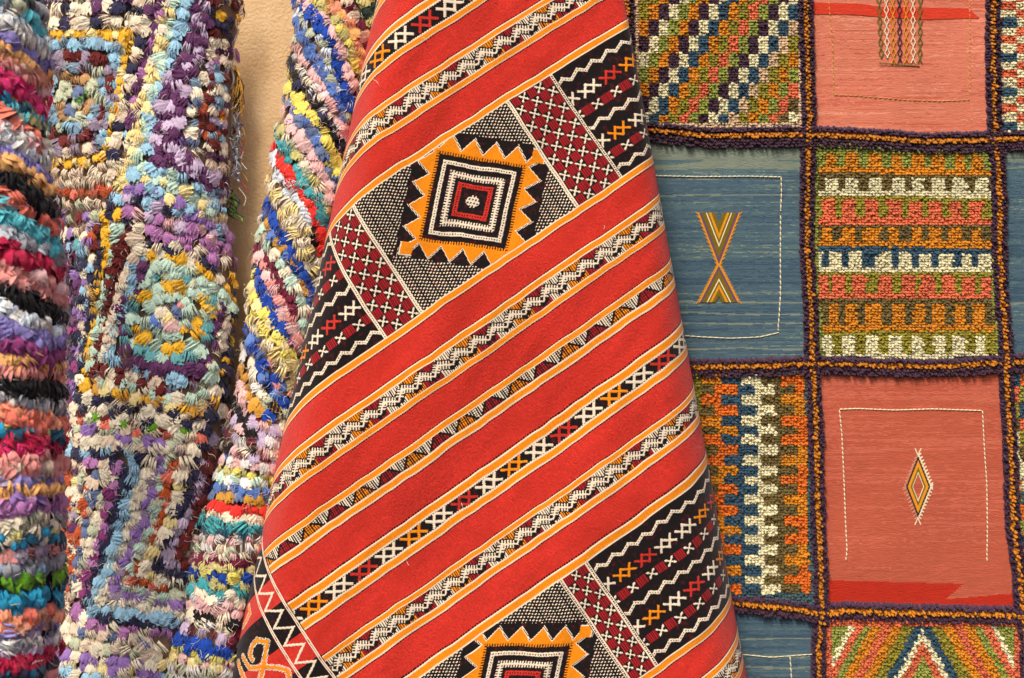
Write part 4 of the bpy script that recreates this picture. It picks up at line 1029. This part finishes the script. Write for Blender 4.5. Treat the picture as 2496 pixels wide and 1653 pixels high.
# ------------------------------------------------------------------ rolled rag rug beside the kilim
def build_rolled_rug():
    xl = ip([(-60, 714), (0, 712), (100, 705), (250, 690), (300, 668), (400, 655), (480, 640), (600, 612), (700, 600), (830, 582), (900, 576), (1000, 560), (1100, 532), (1200, 505), (1270, 478), (1330, 468), (1400, 455), (1500, 438), (1560, 415), (1653, 395), (1760, 385)])
    xr = lambda y: 921 - 0.217 * y + 36
    def h(x, y):
        a, b = xl(y), xr(y); m = 0.5 * (a + b); t = abs(x - m) / (0.5 * (b - a) + 6)
        lo = 40 + 40 * min(max((y - 900) / 500.0, 0), 1)
        return (lo + 112 * math.sqrt(max(0, 1 - min(t, 1) ** 2)) - max(0, t - 1) * 120) + 4 * math.sin(y / 40.0)
    R = RagRug('rolled_rag_rug', 'narrow rolled rag rug with slanting blue yellow and pink tufts beside the red kilim', 130, h)
    def ch(c, p, size=29, style='rag', **k): R.chain(c, p, size, style, rot=k.pop('rot', -0.35), **k)
    ch('royal', [(721, -8), (750, 29), (786, 64), (800, 90), (816, 118), (836, 171), (843, 214), (850, 260)], 34); ch('royal', [(735, -20), (770, 40), (800, 72)], 30)
    ch('pink', [(740, -12), (764, 18), (796, 57), (829, 100), (843, 154), (857, 205)], 30); ch('lemon khaki', [(771, -5), (800, 20), (826, 60), (845, 92), (864, 128), (875, 178)], 30); ch('peach apricot', [(790, -10), (821, 21), (857, 61), (879, 118), (884, 150)], 31)
    ch('maroon beige', [(830, -10), (857, 7), (875, 54), (896, 98), (900, 130)], 28); ch('darkgreen khaki', [(870, -10), (893, 18), (905, 50)], 28)
    ch('sage ice', [(722, 0), (729, 21), (745, 60), (757, 82), (786, 100), (804, 136), (811, 190), (839, 232), (846, 279)], 29); ch('midblue', [(722, 40), (732, 78), (757, 114), (782, 161), (807, 204), (829, 250), (836, 293)], 31)
    ch('pink', [(711, 100), (743, 139), (771, 186), (793, 225), (821, 275), (835, 320)], 31); ch('white cream', [(712, 135), (736, 171), (771, 221), (789, 264), (821, 307)], 31, 'shag'); ch('black navy', [(706, 140), (714, 179), (746, 218), (764, 232), (793, 286), (821, 321), (829, 357)], 31)
    ch('lemon', [(700, 175), (711, 214), (729, 246), (761, 282), (782, 298), (796, 332), (811, 375), (821, 415)], 31); ch('midblue slate', [(693, 230), (714, 264), (743, 296), (764, 325), (786, 364), (807, 411), (814, 457)], 30)
    ch('pink', [(692, 265), (721, 314), (736, 332), (757, 361), (775, 404), (796, 436), (804, 478)], 33); ch('sage khaki cream', [(671, 300), (714, 345), (743, 386), (764, 436), (786, 475), (800, 510)], 31)
    ch('aqua', [(678, 328), (704, 368), (721, 404), (746, 450), (771, 478), (789, 529)], 31); ch('red', [(667, 350), (682, 393), (711, 429), (746, 482), (768, 518), (782, 552), (785, 610)], 31)
    ch('ice', [(662, 372), (679, 409), (707, 450), (743, 496), (757, 540)], 29); ch('pale cream', [(653, 432), (679, 475), (714, 511), (743, 550), (750, 604), (768, 650), (775, 690)], 35, 'shag'); ch('cream pale', [(650, 450), (690, 520), (715, 560), (740, 620)], 33, 'shag')
    ch('royal', [(648, 485), (661, 514), (679, 553), (707, 600), (722, 640), (746, 675), (761, 736)], 30); ch('gold midblue gold', [(640, 500), (660, 560), (690, 600), (730, 650), (745, 700), (758, 745)], 26); ch('cream mint', [(632, 530), (643, 582), (661, 602), (693, 643), (711, 684), (729, 729), (743, 782)], 32)
    ch('maroon', [(618, 600), (650, 629), (672, 660), (700, 707), (721, 771)], 29); ch('pink salmon', [(630, 620), (639, 643), (661, 682), (675, 718), (700, 761), (721, 804), (728, 850)], 32); ch('royal', [(624, 660), (643, 707), (661, 736), (689, 786), (711, 832)], 33)
    ch('lemon pale', [(612, 668), (621, 729), (650, 761), (679, 800), (704, 854), (711, 885)], 34); ch('cream pale', [(600, 705), (618, 800), (654, 825), (679, 864), (693, 907)], 35, 'shag'); ch('pale lemon', [(606, 740), (640, 790), (665, 840), (690, 880)], 33, 'shag')
    ch('royal midblue', [(602, 805), (618, 846), (639, 864), (643, 893), (654, 936), (689, 975)], 32); ch('white cream', [(592, 865), (621, 882), (625, 921), (639, 964)], 31); ch('gold', [(588, 895), (604, 939), (614, 979), (640, 1000)], 29); ch('pink', [(577, 915), (593, 961), (604, 1007)], 31)
    ch('black', [(568, 985), (590, 1000), (620, 1050)], 30); ch('black sage', [(655, 945), (670, 990), (690, 1010)], 30); ch('royal gold', [(690, 975), (660, 1005), (650, 1030)], 27); ch('pink lavender', [(560, 1010), (600, 1040), (640, 1035), (670, 1045)], 30)
    ch('white maroon lavender', [(548, 1040), (560, 1065), (590, 1075), (630, 1078), (665, 1075)], 30); ch('cream black pink', [(540, 1085), (580, 1098), (625, 1100), (668, 1098)], 30)
    Z = dict(rot=0.0)
    ch('maroon lavender', [(600, 1108), (635, 1106), (668, 1116)], 27, **Z); ch('pink white', [(545, 1118), (572, 1122), (620, 1128), (668, 1138)], 28, **Z); ch('lemon khaki', [(534, 1140), (580, 1145), (630, 1152), (668, 1164)], 27, **Z); ch('white mint', [(525, 1158), (575, 1164), (622, 1170), (668, 1182)], 28, **Z)
    ch('midblue', [(512, 1178), (560, 1184), (610, 1190), (664, 1200)], 29, **Z); ch('gold slate gold', [(500, 1204), (550, 1206), (605, 1208), (657, 1214)], 27, **Z); ch('red', [(498, 1224), (545, 1230), (600, 1238), (650, 1246)], 29, **Z); ch('cream', [(500, 1244), (550, 1250), (600, 1254), (640, 1262)], 26, **Z)
    ch('aqua', [(478, 1264), (530, 1268), (590, 1274), (645, 1282)], 32, 'shag', **Z); ch('aqua deepteal', [(485, 1280), (540, 1286), (600, 1290), (645, 1296)], 30, 'shag', **Z); ch('sky bluegrey', [(470, 1262), (462, 1300), (460, 1325)], 27, **Z)
    ch('pink white', [(485, 1306), (530, 1308), (580, 1308), (635, 1310)], 29, 'shag', **Z); ch('cream sage white', [(472, 1328), (520, 1332), (575, 1332), (630, 1330)], 32, 'shag', **Z); ch('cream pink', [(470, 1345), (520, 1348), (600, 1346)], 28, 'shag', **Z)
    ch('maroon', [(480, 1356), (530, 1358), (580, 1360), (628, 1358)], 26, **Z); ch('khaki pale', [(465, 1370), (510, 1372), (560, 1374), (612, 1380)], 27, **Z); ch('royal royal lemon', [(460, 1386), (510, 1390), (560, 1394), (608, 1400)], 32, **Z); ch('khaki khaki aqua', [(462, 1402), (510, 1406), (560, 1410), (600, 1416)], 29, **Z)
    ch('aqua aqua cream', [(452, 1424), (500, 1428), (550, 1434), (600, 1440)], 31, **Z); ch('cream white pink', [(455, 1444), (500, 1448), (550, 1454), (592, 1462)], 30, **Z); ch('pink', [(448, 1464), (500, 1468), (545, 1476), (588, 1484)], 30, **Z); ch('black cream black', [(455, 1480), (500, 1486), (540, 1492), (582, 1506)], 32, **Z)
    ch('cream white', [(452, 1498), (500, 1504), (550, 1512)], 30, 'shag', **Z); ch('maroon lavender', [(438, 1520), (490, 1524), (530, 1536), (574, 1550)], 29, **Z); ch('royal', [(422, 1544), (470, 1548), (520, 1560), (562, 1572)], 33, **Z); ch('royal', [(430, 1558), (480, 1564), (545, 1576)], 29, **Z)
    ch('khaki lemon', [(412, 1570), (460, 1574), (520, 1584), (570, 1594)], 29, **Z); ch('pink pale', [(410, 1588), (460, 1594), (515, 1600), (562, 1610)], 31, **Z); ch('sage white', [(402, 1618), (450, 1616), (500, 1622), (550, 1630)], 38, 'shag', **Z); ch('white sage', [(398, 1640), (460, 1642), (545, 1648)], 38, 'shag', **Z); ch('sage cream', [(390, 1668), (460, 1670), (540, 1672)], 36, 'shag', **Z)
    R.fill(0, lambda y: xr(y) - 8, -30, 1690, 19, 25, xlf=lambda y: xl(y) + 6, cols=['cream', 'salmon', 'sage', 'midblue', 'maroon', 'black'], gap=0.58, lift=-8)
    R.build()
    R.backing(lambda y: xl(y) - 4, lambda y: xr(y) + 10, -80, 1760, 9)
    R.fibres(420, lambda y: (xl(y) - 4, xr(y) - 40), 0, 1650, ['cream', 'ice', 'pink', 'beige'])
build_rolled_rug()

# ------------------------------------------------------------------ shaggy striped rug nearest the camera
def build_striped_rug():
    xe = ip([(y, x - 52) for y, x in [(-60, 112), (0, 116), (100, 122), (250, 116), (350, 134), (500, 152), (760, 160), (1000, 158), (1250, 156), (1450, 150), (1653, 138), (1760, 134)]])
    def h(x, y):
        e = xe(y); t = min(max((x - (e - 120)) / 124.0, 0), 1.1)
        return 480 + 150 * math.sqrt(max(0, 1 - min(t, 1) ** 2.4)) - max(0, t - 1) * 300 + 5 * math.sin(y / 60.0)
    R = RagRug('striped_shag_rug', 'shaggy rug of ragged pink black and turquoise stripes at the left picture edge', 600, h)
    rows = [('grey sage darkgreen', -15, 10), ('grey sage turquoise', 8, 45), ('white ice', 40, 88), ('white', 58, 104), ('periwinkle', 90, 135), ('apricot', 118, 160), ('apricot peach', 132, 172), ('salmon pink', 152, 198), ('hotpink', 180, 225), ('hotpink', 205, 255),
            ('khaki cyan', 236, 272), ('cyan turquoise deepteal', 256, 290), ('coral coral sage', 276, 346), ('white pink', 302, 362), ('white ice', 326, 384), ('periwinkle', 360, 428), ('apricot', 390, 457), ('black', 416, 486), ('black', 436, 508), ('coral', 471, 543), ('turquoise', 505, 580), ('turquoise', 520, 596),
            ('ice grey', 553, 621), ('crimson', 588, 652), ('crimson', 606, 672), ('salmon pink', 642, 700), ('salmon', 660, 716), ('black', 694, 746), ('black', 712, 768), ('white ice', 743, 800), ('periwinkle', 784, 821), ('periwinkle', 800, 838), ('magenta', 824, 868), ('magenta', 840, 882), ('apricot', 860, 896), ('salmon peach', 890, 918),
            ('black', 914, 950), ('black', 932, 966), ('white grey', 954, 993), ('coral peach', 990, 1030), ('coral', 1010, 1048), ('cyan khaki deepteal', 1045, 1062), ('crimson', 1066, 1080), ('crimson hotpink', 1088, 1098), ('salmon', 1118, 1126), ('salmon beige', 1138, 1146), ('periwinkle mauve', 1162, 1168), ('apricot', 1190, 1192), ('lilac violet', 1220, 1220), ('lilac', 1240, 1242),
            ('sage cream grey', 1266, 1268), ('cream sage', 1284, 1284), ('deepteal cyan khaki', 1302, 1304), ('deepteal cream cyan', 1320, 1322), ('salmon mauve', 1343, 1345), ('grey', 1370, 1372), ('grey bluegrey', 1388, 1390), ('leaf', 1410, 1414), ('leaf darkgreen', 1424, 1428), ('cyan', 1446, 1452), ('cyan', 1466, 1474),
            ('peach coral', 1498, 1500), ('peach', 1514, 1514), ('periwinkle mauve', 1540, 1540), ('white grey', 1562, 1564), ('white lavender', 1578, 1580), ('crimson', 1598, 1600), ('crimson', 1614, 1616), ('deepteal navy', 1640, 1640), ('grey salmon', 1664, 1664), ('cyan', 1690, 1690)]
    for i, (c, yl, yr) in enumerate(rows):
        ym = 0.5 * (yl + yr); e = xe(ym) - 2
        sag = 8 if yl < 700 else 2
        pts = [(-60, yl - sag - (yr - yl) * .2), (0, yl), (e * .5, yl + (yr - yl) * .42 - sag * .4), (e, yr)]
        st = ['strip', 'strip', 'rag', 'shag'][i % 4]
        if c.startswith('black') or c.startswith('turq') or c.startswith('white'): st = 'shag'
        R.chain(c, pts, 50, st, step=21, jit=1.1, rot=0.12)
        R.chain(c, [(p[0], p[1] + 7) for p in pts], 46, 'strip' if st != 'strip' else 'rag', step=26, jit=1.0, rot=0.0, lift=-3)
    R.build()
    R.backing(lambda y: -120, lambda y: xe(y), -80, 1760, 9, (60, 46, 50))
    R.fibres(160, lambda y: (-10, xe(y) + 2), 0, 1650, ['cream', 'ice', 'salmon', 'periwinkle'], (20, 46))
build_striped_rug()
